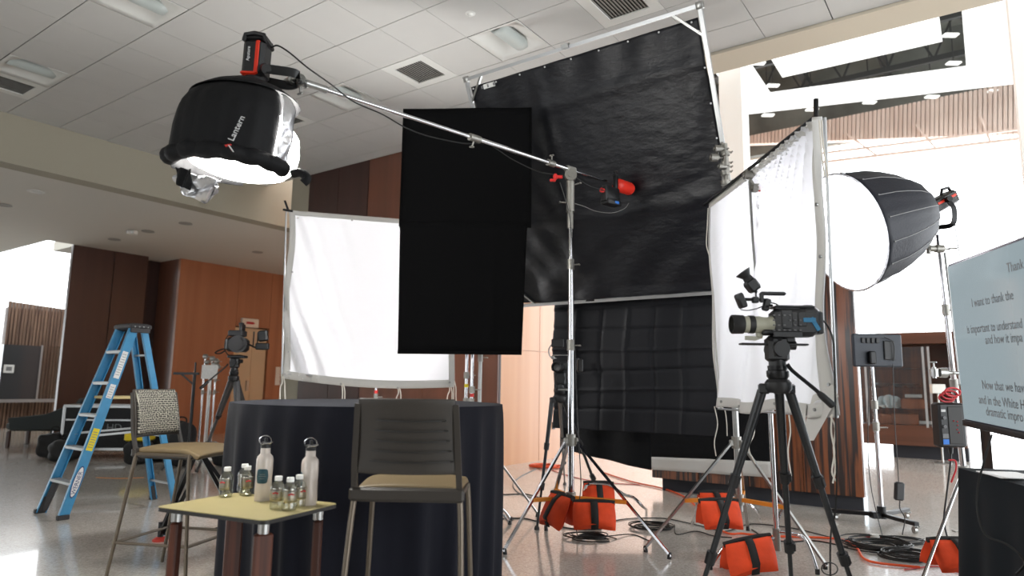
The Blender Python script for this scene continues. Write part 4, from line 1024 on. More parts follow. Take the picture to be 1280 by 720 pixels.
for s in (-1, 1):
    for bk in (False, True):
        p0, p1 = railpt(s, bk, .0), railpt(s, bk, 1); b = MB(); ax = (p1-p0).normalized(); w_ = .075 if not bk else .05
        nn = wv; c3 = ax.cross(nn).normalized()
        b.obox((p0+p1)/2, nn, c3, ax, (.008, w_, (p1-p0).length)); 
        for q in (-1, 1): b.obox((p0+p1)/2+c3*(q*w_/2)-nn*(s*.014), nn, c3, ax, (.032, .007, (p1-p0).length))
        r_ = link('rail', b, M['blue'], t, False)
        b = MB(); b.obox(p0+UP*.02, wv, dv, UP, (.045, w_+.02, .04), .005); b.obox(p0+ax*.08-nn*(s*.02), nn, c3, ax, (.02, w_*.7, .14), .003); link('foot', b, M['cap'], r_)
        if not bk:
            q0 = lerp(p0, p1, .17)-nn*(s*.02); q1 = p0-nn*(s*.02)+UP*.03+dv*.02; b = MB(); b.bar([q0+wv*(-s*.04), lerp(q0, q1, .5)-wv*(s*.03), q1], .03, .05); link('boot_brace', b, M['cap'], r_)
        if not bk and s == 1:
            def onr(k, sx, sz, m_, nm, th=.001, col=None):
                b = MB(); b.obox(lerp(p0, p1, k)+nn*(.0055), c3, ax, nn, (sx, sz, th)); return lab(link(nm, b, M[m_], r_, False), nm.replace('_', ' '))
            onr(.80, .05, .26, 'sticker', 'white_instruction_label'); onr(.655, .05, .13, 'sticker', 'small_white_label'); onr(.40, .055, .2, 'yellow', 'yellow_warning_label')
            b = MB()
            for k in range(9): b.obox(lerp(p0, p1, .745+k*.014)+nn*.0065, c3, ax, nn, (.036, .004, .0008))
            for k in range(5): b.obox(lerp(p0, p1, .625+k*.013)+nn*.0065, c3, ax, nn, (.034, .004, .0008))
            for k in range(7): b.obox(lerp(p0, p1, .36+k*.013)+nn*.0065, c3, ax, nn, (.04, .005, .0008))
            link('label_print', b, M['ink'], r_, False)
            o_ = lerp(p0, p1, .185)+nn*.0055
            def oval(a_, b_, h_): return [o_+c3*(b_*cos(q))+ax*(a_*sin(q))+nn*h_ for q in [2*pi*k/28 for k in range(28)]]
            b = MB(); b.prism(oval(.14, .034, 0), nn, .0012); link('logo_oval', b, M['navyink'], r_, False)
            b = MB(); b.prism(oval(.13, .028, .0012), nn, .0008); link('logo_field', b, M['sticker'], r_, False)
            tt = text_part('logo_text', 'WERNER', M['navyink'], r_, o_-ax*.108+nn*.0024-c3.cross(ax).dot(nn)*0*ax+c3*(.016 if c3.dot(RT) > 0 else -.016), ax, -c3 if c3.dot(RT) > 0 else c3, .047, depth=.0006, sx=1.05)
def stepat(k, bk, dd, m_):
    a_, c_ = railpt(-1, bk, k), railpt(1, bk, k); b = MB(); b.obox((a_+c_)/2+(dv*.0), wv, dv, UP, ((c_-a_).length-.012, dd, .028 if not bk else .02), .003)
    if not bk:
        for q in (-1, 0, 1): b.obox((a_+c_)/2+dv*(q*.025)+UP*.016, wv, dv, UP, ((c_-a_).length-.03, .006, .004))
    return link('step' if not bk else 'rear_crossbar', b, M['rung'], t)
for k in range(5): stepat((.305*(k+1))/1.75, False, .085, 'rung')
for k in (.12, .4, .66, .86): stepat(k, True, .025, 'rung')
b = MB(); tp = V((apx[0], apx[1], HT)); b.obox(tp, wv, dv, UP, (.36, .2, .05), .012); b.obox(tp+UP*.027, wv, dv, UP, (.3, .15, .006), .003)
for q in (-1, 1): b.obox(tp+wv*(q*.165)-UP*.03, wv, dv, UP, (.02, .18, .06), .005)
link('top_cap', b, M['cap'], t)
b = MB()
for i in range(4): b.ball(tp+dv*0+wv*.182+dv*(-.06+.04*i)-UP*.005, .008, 8)
link('rivets', b, M['rung'], t)
b = MB(); kt = .62; a_ = (railpt(-1, False, kt)+railpt(1, False, kt))/2; c_ = (railpt(-1, True, kt)+railpt(1, True, kt))/2
b.obox(a_*.5+c_*.5+dv*.02, wv, dv, UP, (.34, (c_-a_).length*.98, .025), .004); link('pail_shelf', b, M['tray'], t) if True else None
b = MB()
for s in (-1, 1):
    for k in (.42,): b.bar([railpt(s, False, k), railpt(s, True, k+.02)], .02, .006, wv)
link('spreader', b, M['rung'], t)

# black support leg with red foot between ladder and stool
lo = fl(200, 676); hi = at(247, 560, 5.2); t = thing('folded_stand', 'slanting black stand leg with a red rubber foot seen under the patterned stool', 'stand', lo)
b = MB(); b.bar([lo+UP*.05, hi], .035, .025); b.bar([lo+UP*.05+RT*.03, lerp(lo, hi, .55)+RT*.05], .02, .02); b.cyl(lo+UP*.02, lo+UP*.14, .022); link('leg', b, M['blackmetal'], t)
b = MB(); b.lathe([(0, 0), (.055, 0), (.055, .012), (.03, .03), (0, .03)], lo, UP, 18); lab(link('foot', b, M['ringred'], t), 'red rubber foot')
b = MB(); hh = hi; b.cyl(hi, V((hi[0], hi[1], .75)), .02); b.bar([hi, hi+RT*.3+FW*.3-UP*.55], .03, .025); b.bar([hi, V((hi[0]+.1, hi[1]+.4, .02))], .03, .025); link('rear_legs', b, M['blackmetal'], t)
# ---- big white silk flag on its stand
sTL, sTR, sBL, sBR = at(886, 254, 5.5), at(1026, 147, 3.95), at(895, 511, 5.5), at(1041, 521, 3.95)
ns = (sTR-sTL).cross(UP).normalized()
if ns.dot(CAMP-sTL) < 0: ns = -ns
t = thing('white_flag', 'tall white silk square in perspective behind the front camera, sloping black top rod', 'flag', (sBL+sBR)/2-UP*.02)
def sq(u, v):
    p = lerp(lerp(sTL, sTR, u), lerp(sBL, sBR, u), v)
    fan = math.exp(-((1-u)*2.2)**2)*(1-v)
    f = .05*fan*sin(34*((1-u)*1.0)/(v+.22)) + .03*sin(23*u+6*v)*v*(u > .0) + .02*max(0, v-.75)*4*sin(31*u+5*v)
    edge = .02*sin(v*17)*(1 if u < .02 or u > .98 else 0)
    return p+ns*f+(sTR-sTL).normalized()*(.016*sin(v*13+2)*(abs(2*u-1)**6))+UP*(.02*sin(u*13)*v**6)
sheet('silk', sq, 100, 90, M['silk'], t, .002)
for f0, f1, a0, a1 in ((0, 1, 0, .03), (0, 1, .955, 1.0), (.955, 1, 0, 1), (0, .02, 0, 1)):
    sheet('hem', lambda u, v, f0=f0, f1=f1, a0=a0, a1=a1: sq(f0+(f1-f0)*u, a0+(a1-a0)*v)+ns*.006, 60 if f1-f0 > .5 else 4, 60 if a1-a0 > .5 else 4, M['hem'], t)
b = MB(); c1, c2_, c3 = lerp(sBL, sBR, .80), lerp(sBL, sBR, .88), lerp(sBL, sBR, 1)
b.prism([sq(.72, .955)+ns*.012, sq(.80, .955)+ns*.012, sq(.86, 1.02)+ns*.012, sq(.93, .93)+ns*.012, sq(1.0, .90)+ns*.012, sq(1.01, .94)+ns*.012, sq(.92, 1.07)+ns*.012, sq(.83, 1.07)+ns*.012], ns, .003); link('corner_patch', b, M['hem'], t)
b = MB(); b.tube([at(880, 256, 5.52), at(1021, 144, 3.97)], .013, 8); link('top_rod', b, M['blackmetal'], t)
b = MB(); b.tube([at(1020, 150, 3.96), at(1020, 124, 3.96)], .015, 8); link('rod_end', b, M['blackmetal'], t)
b = MB(); off = -ns*.025; b.tube([sTR+off, sBR+off, sBL+off, sTL+off], .011, 8); link('frame_tube', b, M['alu'], t)
for v in (.3, .48, .68, .9): b = MB(); q = sq(.985, v); b.cyl(q+ns*.004, q+ns*.014, .011, n=10); link('grommet', b, M['steel'], t)
for u in (.12, .3, .45, .6, .75, .93): b = MB(); q = sq(u, .975); b.cyl(q+ns*.004, q+ns*.014, .010, n=10); link('grommet', b, M['steel'], t)
def ribbon(par, pts, nm='tie', w_=.012):
    b = MB(); b.bar(spline(pts, 5), w_, .003, ns); link(nm, b, M['tie'], par)
D = 3.95
for pts in ([(1024, 150), (1026, 175), (1028, 200), (1031, 220)], [(1027, 150), (1029, 180), (1035, 222)]): ribbon(t, [at(x, y, 3.9) for x, y in pts])
for pts in ([(1038, 520), (1044, 535), (1042, 560), (1044, 585), (1041, 604)], [(1040, 518), (1039, 540), (1043, 565), (1040, 590), (1046, 603)]): ribbon(t, [at(x, y, 3.9) for x, y in pts])
ribbon(t, [at(x, y, 4.5) for x, y in [(986, 517), (988, 540), (985, 565), (989, 595)]])
for pts in ([(893, 508), (897, 530), (893, 552), (895, 570)], [(895, 508), (905, 511), (908, 525), (909, 545)]): ribbon(t, [at(x, y, 5.45) for x, y in pts])
ribbon(t, [at(x, y, 5.2) for x, y in [(940, 514), (943, 540), (936, 560), (944, 580)]])
ribbon(t, [at(x, y, 5.45) for x, y in [(885, 260), (884, 285), (883, 305), (886, 318)]])
cb = fl(972, 690); cb = at(970, 640, 4.95); cb[2] = 0
ct = at(949, 245, 4.72)
s = cstand('grip_stand', 'chrome turtle-base stand behind the front camera tripod, holding the white silk', cb, ct, [tuple(f) for f in (fl(888, 712), fl(1022, 718), fl(985, 668))], base_z=.16)
b = MB(); q = at(961, 494, 4.82); b.cyl(q-UP*.035, q+UP*.02, .024, n=14); q = at(962, 502, 4.82); link('lock', b, M['castmetal'], s)
b = MB(); b.cyl(q-UP*.03, q+UP*.012, .023, n=14); link('red_band', b, M['redband'], s)
b = MB(); griphead(b, at(935, 219, 4.75), .032, RT); griphead(b, at(945, 235, 4.72), .032, RT); b.cyl(at(935, 219, 4.75), at(933, 212, 4.76), .012); b.cyl(at(936, 222, 4.75), at(945, 236, 4.72), .011); link('grip_heads', b, M['castmetal'], s)
b = MB(); b.tube([at(937, 226, 4.74), at(941, 300, 4.76), at(947, 372, 4.8), at(950, 430, 4.82)], .010, 8); link('extension_arm', b, M['steel'], s)
b = MB(); q = at(951, 236, 4.7); b.cyl(q-UP*.02, q+UP*.02, .017, n=12); link('red_band', b, M['redband'], s)

# ---- tripods and cameras
def tripod(label, apex, feet, head_h=.14, leg='carbon', r=.017, group=None, handle=None, spread_ring=True):
    apex = V(apex); t = thing('camera_tripod', label, 'tripod', (apex[0], apex[1], 0), group)
    b = MB(); b.lathe([(0, -.02), (.05, -.02), (.062, 0), (.062, .03), (.05, .045), (0, .045)], apex, UP, 20)
    for f in feet:
        d = V(f)-apex; d[2] = 0; d.normalize(); b.obox(apex+d*.065+UP*.0, d, d.cross(UP), UP, (.05, .06, .05), .008)
    link('spider', b, M['black'], t)
    b = MB(); b.lathe([(0, .04), (.04, .04), (.052, .06), (.052, .085), (.045, .09), (.047, .11), (0, .11)], apex, UP, 20)
    link('bowl_ring', b, M['blackmetal'], t)
    b = MB(); hc = apex+UP*.19; b.cyl(apex+UP*.1, apex+UP*.15, .04, n=18); b.obox(hc, RT, FW, UP, (.10, .09, .13), .018); b.cyl(hc-FW*.07, hc+FW*.07, .038, n=20); b.cyl(hc+RT*.06+UP*.02, hc+RT*.09+UP*.02, .022, n=12); b.obox(hc+UP*.08, RT, FW, UP, (.15, .07, .025), .006)
    link('fluid_head', b, M['black'], t)
    if handle:
        b = MB(); a, c_ = V(handle[0]), V(handle[1]); b.tube(spline([a, lerp(a, c_, .12)-UP*.01, lerp(a, c_, .6), lerp(a, c_, .75)], 4), .0095, 8); h_ = link('pan_handle', b, M['blackmetal'], t)
        b = MB(); b.tube([lerp(a, c_, .68), lerp(a, c_, .75), lerp(a, c_, .97), c_], [.012, .017, .018, .013], 10); link('hand_grip', b, M['black'], h_)
    for f in feet:
        f = V(f); d = f-apex; dh = V((d[0], d[1], 0)).normalized(); a = apex+dh*.075-UP*.01; sd = dh.cross(UP)
        b = MB(); b.tube([a, lerp(a, f, .36)], [r*1.25, r], 12); 
        if leg != 'carbon': b.tube([a+sd*.03, lerp(a, f, .36)+sd*.02], r*.6, 10); b.tube([a-sd*.03, lerp(a, f, .36)-sd*.02], r*.6, 10)
        lg = link('leg', b, M[leg], t)
        b = MB(); b.tube([lerp(a, f, .34), lerp(a, f, .68)], r*.82, 12); link('middle_section', b, M[leg], lg)
        b = MB(); b.tube([lerp(a, f, .66), lerp(a, f, .985)], r*.64, 12); link('lower_section', b, M[leg], lg)
        for k in (.36, .67):
            b = MB(); q = lerp(a, f, k); u_ = (f-a).normalized(); b.cyl(q-u_*.03, q+u_*.03, r*1.45, r*1.3, 12); b.obox(q+sd*r*1.3, u_, sd, u_.cross(sd), (.045, .016, .02), .004); link('leg_lock', b, M['black'], lg)
        b = MB(); b.lathe([(0, 0), (.024, 0), (.022, .02), (.012, .035), (0, .035)], (f[0], f[1], 0), UP, 12); link('rubber_foot', b, M['black'], lg)
    return t
# front camera
DC = 3.3
ap = at(973, 486, DC)
ft = [at(857, 795, DC*1.0), at(997, 830, DC), at(1086, 795, DC)]
ft = [fl(857, 800), fl(992, 770), fl(1088, 800)]
tripod('black carbon tripod in the right foreground under the big white-lens camera', ap, ft, handle=(at(984, 455, DC-.06), at(1042, 508, DC-.1)), r=.019)
t = thing('video_camera', 'black video camera with long grey-white lens and raised viewfinder on the front tripod', 'camera', at(973, 431, DC))
def P(x, y, o=0.): return at(x, y, DC+o)
UPc = UP; b = MB()
cx = P(991, 404); b.obox(cx-UP*.0, RT, FW, UP, (.205, .12, .135), .02); b.obox(P(1009, 398), RT, FW, UP, (.11, .115, .125), .03); link('body', b, M['camgrey'], t)
b = MB(); b.obox(P(984, 399, -.063), RT, FW, UP, (.05, .008, .09), .004); b.obox(P(985, 418, -.06), RT, FW, UP, (.14, .01, .03), .004); b.obox(P(1003, 399, -.063), RT, FW, UP, (.04, .006, .07), .003); link('side_panels', b, M['black'], t)
b = MB(); rn = random.Random(3)
for i in range(6):
    for j in range(4):
        if rn.random() < .8: b.obox(P(967.5+i*6.6, 394+j*6.2, -.068), RT, FW, UP, (.008+.004*rn.random(), .006, .007), .001)
link('buttons', b, M['button'], t)
b = MB(); b.obox(P(990, 384.5, 0), RT, FW, UP, (.19, .09, .012), .004); b.obox(P(983, 386, -.02), RT, FW, UP, (.12, .04, .012), .003); link('top_plate', b, M['blackmetal'], t)
b = MB(); b.obox(P(1012, 400, -.066), RT, FW, UP, (.06, .005, .022), .001); b.obox(P(1019, 405, -.062), (RT*.5-UP*.86).normalized(), FW, (RT*.86+UP*.5).normalized(), (.07, .005, .02), .001); lab(link('tape', b, M['bluetape'], t), 'blue tape')
lx = -RT; l0 = P(964, 406)
b = MB(); b.lathe([(0, -.01), (.040, -.01), (.043, .0), (.036, .02), (.038, .045), (.041, .06), (.0415, .17), (0, .17)], l0, lx, 28); link('lens_barrel', b, M['greylens'], t)
b = MB(); b.lathe([(.042, .085), (.0445, .087), (.0445, .112), (.042, .114)], l0, lx, 28); link('zoom_ring', b, M['black'], t)
b = MB(); b.lathe([(.042, .136), (.046, .14), (.047, .19), (.044, .195), (.040, .195), (.038, .17), (0, .165)], l0, lx, 28); link('lens_hood', b, M['black'], t)
b = MB(); b.bar([l0+lx*.05-UP*.035, l0+lx*.055-UP*.06, l0+lx*.08-UP*.068, l0+lx*.13-UP*.066], .02, .01, FW); b.obox(l0+lx*.06-UP*.048, RT, FW, UP, (.03, .02, .03), .004); link('lens_foot', b, M['greylens'], t)
b = MB(); b.obox(P(966, 367), (RT).normalized(), FW, UP, (.125, .025, .018), .006); b.obox(P(952, 372), RT, FW, UP, (.018, .022, .05), .004); b.obox(P(958, 381), (RT*.3+UP).normalized(), FW, (UP*-.3+RT), (.06, .03, .03), .005); link('top_handle', b, M['black'], t)
b = MB(); b.tube([P(928, 374), P(960, 375)], .008, 8); b.obox(P(944, 375), RT, FW, UP, (.03, .03, .03), .004); knob(b, P(945, 371), UP, .02, .004, .008); knob(b, P(962, 383), -RT*.2-FW, .03, .004, .01); link('viewfinder_arm', b, M['blackmetal'], t)
ez = (P(930, 343)-P(945, 362)).normalized(); ex_ = UP.cross(ez); ex_ = FW
eu = ez.cross(FW).normalized()
b = MB(); b.obox(P(926, 376), (RT*.35-UP*.93).normalized(), FW, (RT*.93+UP*.35).normalized(), (.075, .06, .032), .006); b.obox(P(940, 357), ez, FW, eu, (.062, .06, .056), .008); link('viewfinder', b, M['black'], t)
b = MB(); b.lathe([(.0, -.03), (.026, -.03), (.022, 0), (.026, .006), (.038, .024), (.040, .03), (.026, .022), (0, .018)], P(933, 346), ez, 22); link('eyecup', b, M['black'], t)
b = MB(); b.tube(spline([P(926, 387), P(934, 388), P(945, 386), P(953, 383)], 4), .0025, 6); b.tube(spline([P(962, 378), P(970, 380), P(976, 385)], 4), .003, 6); link('small_cables', b, M['cable'], t)
b = MB(); b.obox(P(967, 430.5, 0), RT, FW, UP, (.325, .05, .010), .003); b.obox(P(978, 424, 0), RT, FW, UP, (.1, .07, .035), .006); b.cyl(P(963, 424, -.05), P(963, 424, .05), .010); b.cyl(P(975, 424, -.05), P(975, 424, .05), .010); link('base_plate', b, M['blackmetal'], t)
b = MB(); b.obox(P(1022, 404, 0), RT, FW, UP, (.03, .07, .11), .006); link('battery', b, M['black'], t)
cable('black cable falling in a curve from the back of the front camera to the floor', [P(1024, 398), P(1033, 405), P(1041, 424), P(1043, 460), P(1045, 540), P(1046, 600, .05), P(1044, 640, .1), P(1038, 680, .1), fl(1040, 840, .01)], .0045)
b = MB(); cc = P(1037, 711, .05)
b.tube([cc+RT*(.038*cos(a))+UP*(.028*sin(a)) for a in [2*pi*k/18 for k in range(18)]], .003, 6, True); tag(link('cable_loop', b, M['cable']), 'small black cable loop hanging by the right tripod leg at the bottom edge', 'cable')

# left background camera
DL = 8.0; ap = at(292, 474, DL)
tripod('black tripod of the camera in front of the beige door', ap, [fl(246, 590), fl(300, 606), fl(330, 588)], leg='tripgrey', r=.024, handle=(at(285, 455, DL), at(250, 486, DL-.2)))
t = thing('video_camera', 'video camera seen lens-on with monitor arm, on the tripod before the beige door', 'camera', at(296, 443, DL))
def P(x, y, o=0.): return at(x, y, DL+o)
b = MB(); b.obox(P(297, 431, .1), RT, FW, UP, (.20, .28, .17), .03); b.obox(P(297, 417, .05), RT, FW, UP, (.17, .16, .07), .01); b.cyl(P(297, 430, -.04), P(297, 430, -.2), .10, n=24); link('body', b, M['camgrey'], t)
b = MB(); b.lathe([(.0, .0), (.06, .0), (.085, .01), (.085, .07), (.072, .075), (.062, .03), (0, .02)], P(299, 430, -.12), -FW, 24); link('lens', b, M['black'], t)
b = MB(); b.lathe([(0, 0), (.06, 0), (0, .012)], P(299, 430, -.15), -FW, 20); link('lens_glass', b, M['lensglass'], t)
b = MB(); b.obox(P(303, 410, .05), RT, FW, UP, (.03, .12, .09), .006); b.obox(P(302, 405, .05), RT, FW, UP, (.05, .05, .03), .006); link('top_handle', b, M['black'], t)
b = MB(); b.bar([P(306, 428), P(318, 434), P(328, 434)], .02, .02); b.obox(P(317, 424), RT, FW, UP, (.01, .02, .18), .002); b.obox(P(322, 424), RT, FW, UP, (.01, .02, .16), .002); b.obox(P(328, 433), RT, FW, UP, (.15, .07, .08), .01); b.obox(P(329, 420), (RT+UP*.15).normalized(), FW, (UP-RT*.15).normalized(), (.11, .07, .13), .015); link('monitor_arm', b, M['black'], t)
b = MB(); b.tube(spline([P(286, 418), P(282, 425), P(281, 437), P(286, 445)], 4), .006, 6); b.tube(spline([P(282, 436), P(276, 437), P(269, 441), P(275, 442), P(282, 438)], 4), .009, 6); link('strap_loop', b, M['cable'], t)
b = MB(); b.obox(P(297, 446), RT, FW, UP, (.2, .12, .03), .006); link('base_plate', b, M['blackmetal'], t)

# camera behind the main stand
DM = 6.1; ap = at(700, 500, DM)
def P(x, y, o=0.): return at(x, y, DM+o)
tripod('black tripod half hidden behind the main chrome stand', ap, [fl(671, 662), fl(757, 640), fl(706, 606)], r=.017)
t = thing('video_camera', 'small rigged camera with square monitor half hidden behind the main chrome stand', 'camera', P(702, 480))
b = MB(); b.obox(P(705, 462, .05), RT, FW, UP, (.13, .16, .14), .015); link('body', b, M['camgrey'], t)
b = MB(); b.lathe([(0, 0), (.042, 0), (.048, .02), (.048, .11), (.04, .115), (.034, .09), (0, .08)], P(699, 459, 0), (-FW-RT*.3).normalized(), 20); link('lens', b, M['black'], t)
b = MB(); b.obox(P(697, 429), RT, FW, UP, (.11, .03, .075), .006); link('monitor', b, M['black'], t)
b = MB(); b.tube(spline([P(690, 430), P(686, 437), P(688, 446), P(696, 448)], 4), .006, 6); b.obox(P(700, 444), RT, FW, UP, (.14, .03, .012), .003); b.obox(P(691, 447), RT, FW, UP, (.03, .03, .03), .004); link('monitor_arm', b, M['steel'], t)
b = MB(); b.obox(P(704, 487), RT, FW, UP, (.1, .1, .02), .004); lab(link('base_plate', b, M['steel'], t), 'pale plate')
b = MB(); b.obox(P(725, 457, .1), RT, FW, UP, (.05, .08, .12), .01); link('battery', b, M['black'], t)

# ---- sandbags
def zt_at(x, y, d): return at(x, y, d)
sandbag('orange sandbag facing front on the right brace of the main chrome stand', at(742, 629, 5.05), (RT*.98-FW*.05), .29, .19, .12)
sandbag('orange sandbag hanging edge-on left of the main chrome stand column', at(703, 620, 5.3), (RT*.45-FW*.9), .30, .24, .13)
sandbag('orange sandbag behind the main chrome stand, the furthest back of its bags', at(748, 605, 6.0), RT, .25, .19, .11)
sandbag('orange sandbag with black strap under the stand just left of the front tripod', at(898, 627, 5.15), (RT+FW*.06), .28, .20, .12)
sandbag('orange sandbag partly hidden behind another, left of the front tripod leg', at(893, 617, 5.9), (RT+FW*.05), .26, .16, .12)
sandbag('large orange sandbag between the front tripod legs on the chrome turtle-base leg', at(934, 676, 4.72), (RT*.97+UP*.2), .31, .22, .16)
sandbag('orange sandbag draped over the stand leg left of the dark teal table', at(1190, 676, 4.75), (RT), .32, .21, .16)
# bent chrome legs under rear bags
for l, pts in (('bent chrome leg of a stand under the rear sandbag near the main stand', [(727, 627), (731, 612), (736, 606), (760, 606), (780, 618), (792, 622), (803, 633), (808, 637)]),
               ('bent chrome leg behind the sandbag left of the front tripod', [(865, 656), (872, 628), (878, 621), (905, 620), (925, 624), (945, 638), (951, 652)])):
    b = MB(); P_ = []
    for i, (x, y) in enumerate(pts):
        if i in (0, len(pts)-1): q = fl(x, y, .012)
        else:
            q = at(x, y, 5.95); q[2] = max(q[2], .02)
        P_.append(q)
    b.tube(spline(P_, 4), .0125, 8); t = tag(link('stand_leg', b, M['chrome']), l, 'stand')

# ---- cables on the floor
coil('coil of black cable on the floor in front of the main stand sandbags', fl(736, 673), .17, 8, .0045, seed=2, tail=[fl(790, 668, .005), fl(812, 676, .005)])
coil('coil of black cable on the floor between the main stand and the zebra-wood block', fl(815, 660), .2, 7, .0045, flat=.9, seed=5, tail=[fl(846, 668, .005), fl(870, 664, .005), fl(893, 670, .005), fl(915, 672, .005)])
coil('largest heap of black cable on the floor left of the right sandbag, rear loops', fl(1095, 684), .28, 12, .005, flat=.9, seed=8)
coil('nearest heap of black cable touching the right sandbag', fl(1135, 698), .20, 11, .005, flat=.9, seed=11)
coil('small black cable loops below the hanging power adapter', fl(1128, 677), .2, 6, .004, flat=.85, seed=13)
coil('thin red and black cable tangle left of the black stand base', fl(1092, 672), .09, 5, .003, 'rcable', seed=17)
coil('orange cable coil on the floor at the foot of the pale wall', fl(683, 584), .24, 6, .012, 'ocable', flat=.9, seed=19)
coil('small coil of black cable on the floor under the side table', fl(283, 664), .09, 4, .005, seed=23)
b = MB(); q = fl(1094, 676, .0); b.lathe([(.0, 0), (.035, 0), (.035, .03), (0, .03)], q+UP*.02, UP, 18); tag(link('tape_roll', b, M['plywhite']), 'small pale roll lying among the black cables', 'tape')
F_ = lambda pts, z=.006: [fl(x, y, z) for x, y in pts]
cable('orange extension cord running along the floor behind the tripod to the right cable heap', F_([(752, 590), (790, 602), (830, 611), (860, 624), (900, 662), (930, 667), (960, 670), (1000, 671), (1050, 674), (1070, 684), (1080, 698), (1100, 704), (1150, 709)], .012), .009, 'ocable', name='extension_cord')
cable('red cable on the floor running back from the orange coil', F_([(690, 588), (720, 597), (755, 603), (800, 606)]), .005, 'rcable')
cable('grey cable looping on the floor left of the main chrome stand', F_([(670, 586), (650, 596), (641, 606), (650, 617), (672, 624), (695, 628), (720, 634)]), .007, 'gcable')
cable('black cable crossing the floor from the draped table, upper one', F_([(600, 618), (632, 618), (660, 618), (690, 628), (712, 636)]), .006)
cable('black cable crossing the floor from the draped table, lower one', F_([(600, 648), (632, 648), (655, 648), (675, 652), (690, 650), (700, 658), (730, 662), (752, 661)]), .006)
cable('black cable between the main stand and the coil on its right', F_([(760, 652), (790, 648), (830, 648), (870, 656), (905, 664), (925, 658), (945, 655), (990, 660), (1040, 672)]), .005)
cable('black cable running right behind the front tripod legs', F_([(940, 662), (960, 674), (990, 677), (1020, 676), (1060, 684)]), .006)
cable('thin dark red cable on the floor in front of the right sandbag', F_([(1130, 712), (1170, 708), (1200, 716), (1250, 720)]), .004, 'rcable')
cable('yellow strip of tape on the floor behind the ladder', F_([(120, 597), (150, 598), (180, 597)], .002), .004, 'brace')

# ---- LED panel on a low black base stand
cL = fl(1103, 655); tpL = at(1090, 455, 6.45); t = thing('rolling_stand', 'chrome stand with flat black legs and casters under the square light panel', 'stand', cL)
def ax(z): return lerp(cL, V((tpL[0], tpL[1], tpL[2])), z/tpL[2])
for z0, z1, r in ((.08, .95, .021), (.9, 1.25, .017), (1.2, tpL[2], .014)): b = MB(); b.cyl(ax(z0), ax(z1), r, n=14); link('riser', b, M['chrome'], t)
for z in (.88, 1.08): b = MB(); b.cyl(ax(z-.03), ax(z+.05), .03, n=14); knob(b, ax(z)+RT*.03, RT, .06); link('collar', b, M['castmetal'], t)
b = MB(); b.cyl(cL+UP*.05, cL+UP*.16, .04, n=16); b.obox(cL+UP*.08-RT*.06, RT, FW, UP, (.09, .08, .06), .01); link('hub', b, M['blackmetal'], t)
for (x, y) in ((1040, 650), (1135, 648), (1147, 668)):
    f = fl(x, y); d = (f-cL).normalized(); L_ = (f-cL).length; b = MB(); b.obox(cL+d*L_/2+UP*.085, d, UP.cross(d), UP, (L_, .05, .035), .004); lg = link('leg', b, M['blackmetal'], t)
    b = MB(); e = cL+d*(L_-.03); b.cyl(e+UP*.03-RT*.012, e+UP*.03+RT*.012, .03, n=14); b.cyl(e+UP*.03, e+UP*.08, .01); knob(b, e+UP*.06, RT, .03); link('caster', b, M['steel'], lg)
pc_ = at(1096, 438, 6.4); pn = (FW*-.98+RT*-.1).normalized(); pr_ = RT
t = thing('light_panel', 'dark square light panel seen from its back on the rolling stand', 'light panel', pc_-UP*.17)
b = MB(); b.obox(pc_, RT, FW, UP, (.46, .05, .31), .012); link('housing', b, M['panelgrey'], t)
for k in range(4): b = MB(); b.obox(pc_+RT*(-.14+k*.045)-FW*.03+UP*.09, RT, FW, UP, (.03, .02, .05), .003); link('back_port', b, M['black'], t)
b = MB(); b.obox(pc_+RT*.1-FW*.03, RT, FW, UP, (.1, .02, .18), .006); link('battery_plate', b, M['black'], t)
b = MB(); b.tube(spline([pc_+RT*.05-FW*.05+UP*.12, pc_+RT*.12-FW*.06+UP*.08, pc_+RT*.13-FW*.06-UP*.02, pc_+RT*.12-FW*.05-UP*.1], 4), .005, 6); link('back_cable', b, M['cable'], t)
b = MB(); b.obox(at(1090, 447, 6.35), RT, FW, UP, (.06, .06, .12), .01); link('mount', b, M['blackmetal'], t)
adp = at(1124, 614, 6.2)
t = thing('power_adapter', 'black power brick dangling on its cable from the light panel', 'adapter', adp-UP*.08)
b = MB(); b.obox(adp, (RT-UP*.1).normalized(), FW, (UP+RT*.1).normalized(), (.08, .05, .16), .012); link('brick', b, M['black'], t)
b = MB(); b.tube(spline([at(1116, 455, 6.35), at(1118, 520, 6.3), at(1122, 580, 6.22), adp+UP*.07], 5), .004, 6); b.tube(spline([adp-UP*.08, at(1125, 636, 6.2), at(1131, 648, 6.18), fl(1128, 668, .01)], 5), .005, 6); link('lead', b, M['cable'], t)
cable('thin cable hanging from the light panel down beside its stand', [at(1086, 462, 6.3), at(1085, 560, 6.3), at(1089, 610, 6.3), at(1098, 650, 6.2), fl(1106, 680, .01)], .004)

# ---- parabolic softbox, its light and stand
hub = at(1160, 262, 4.95); rimc = at(1055, 291, 4.86); ax_b = (rimc-hub).normalized(); Ls = (rimc-hub).length; RR = .435
t = thing('parabolic_softbox', 'large black parabolic softbox with glowing round front facing left', 'softbox', rimc-UP*.45)
xs_, ys_, zs_ = frame_from(ax_b, UP)
prof = [(.075, .0), (.16, .05), (.25, .14), (.32, .26), (.375, .40), (.41, .52), (.43, Ls*.93), (.445, Ls)]
b = MB(); vs = []; n_ = 16
for r_, h_ in prof:
    for i in range(n_*3):
        a = 2*pi*i/(n_*3); k = (i % 3); rr = r_*(1 if k == 0 else .972); vs.append(hub+xs_*(rr*cos(a))+ys_*(rr*sin(a))+zs_*h_)
w_ = n_*3; fs = [(j*w_+i, j*w_+(i+1) % w_, (j+1)*w_+(i+1) % w_, (j+1)*w_+i) for j in range(len(prof)-1) for i in range(w_)]
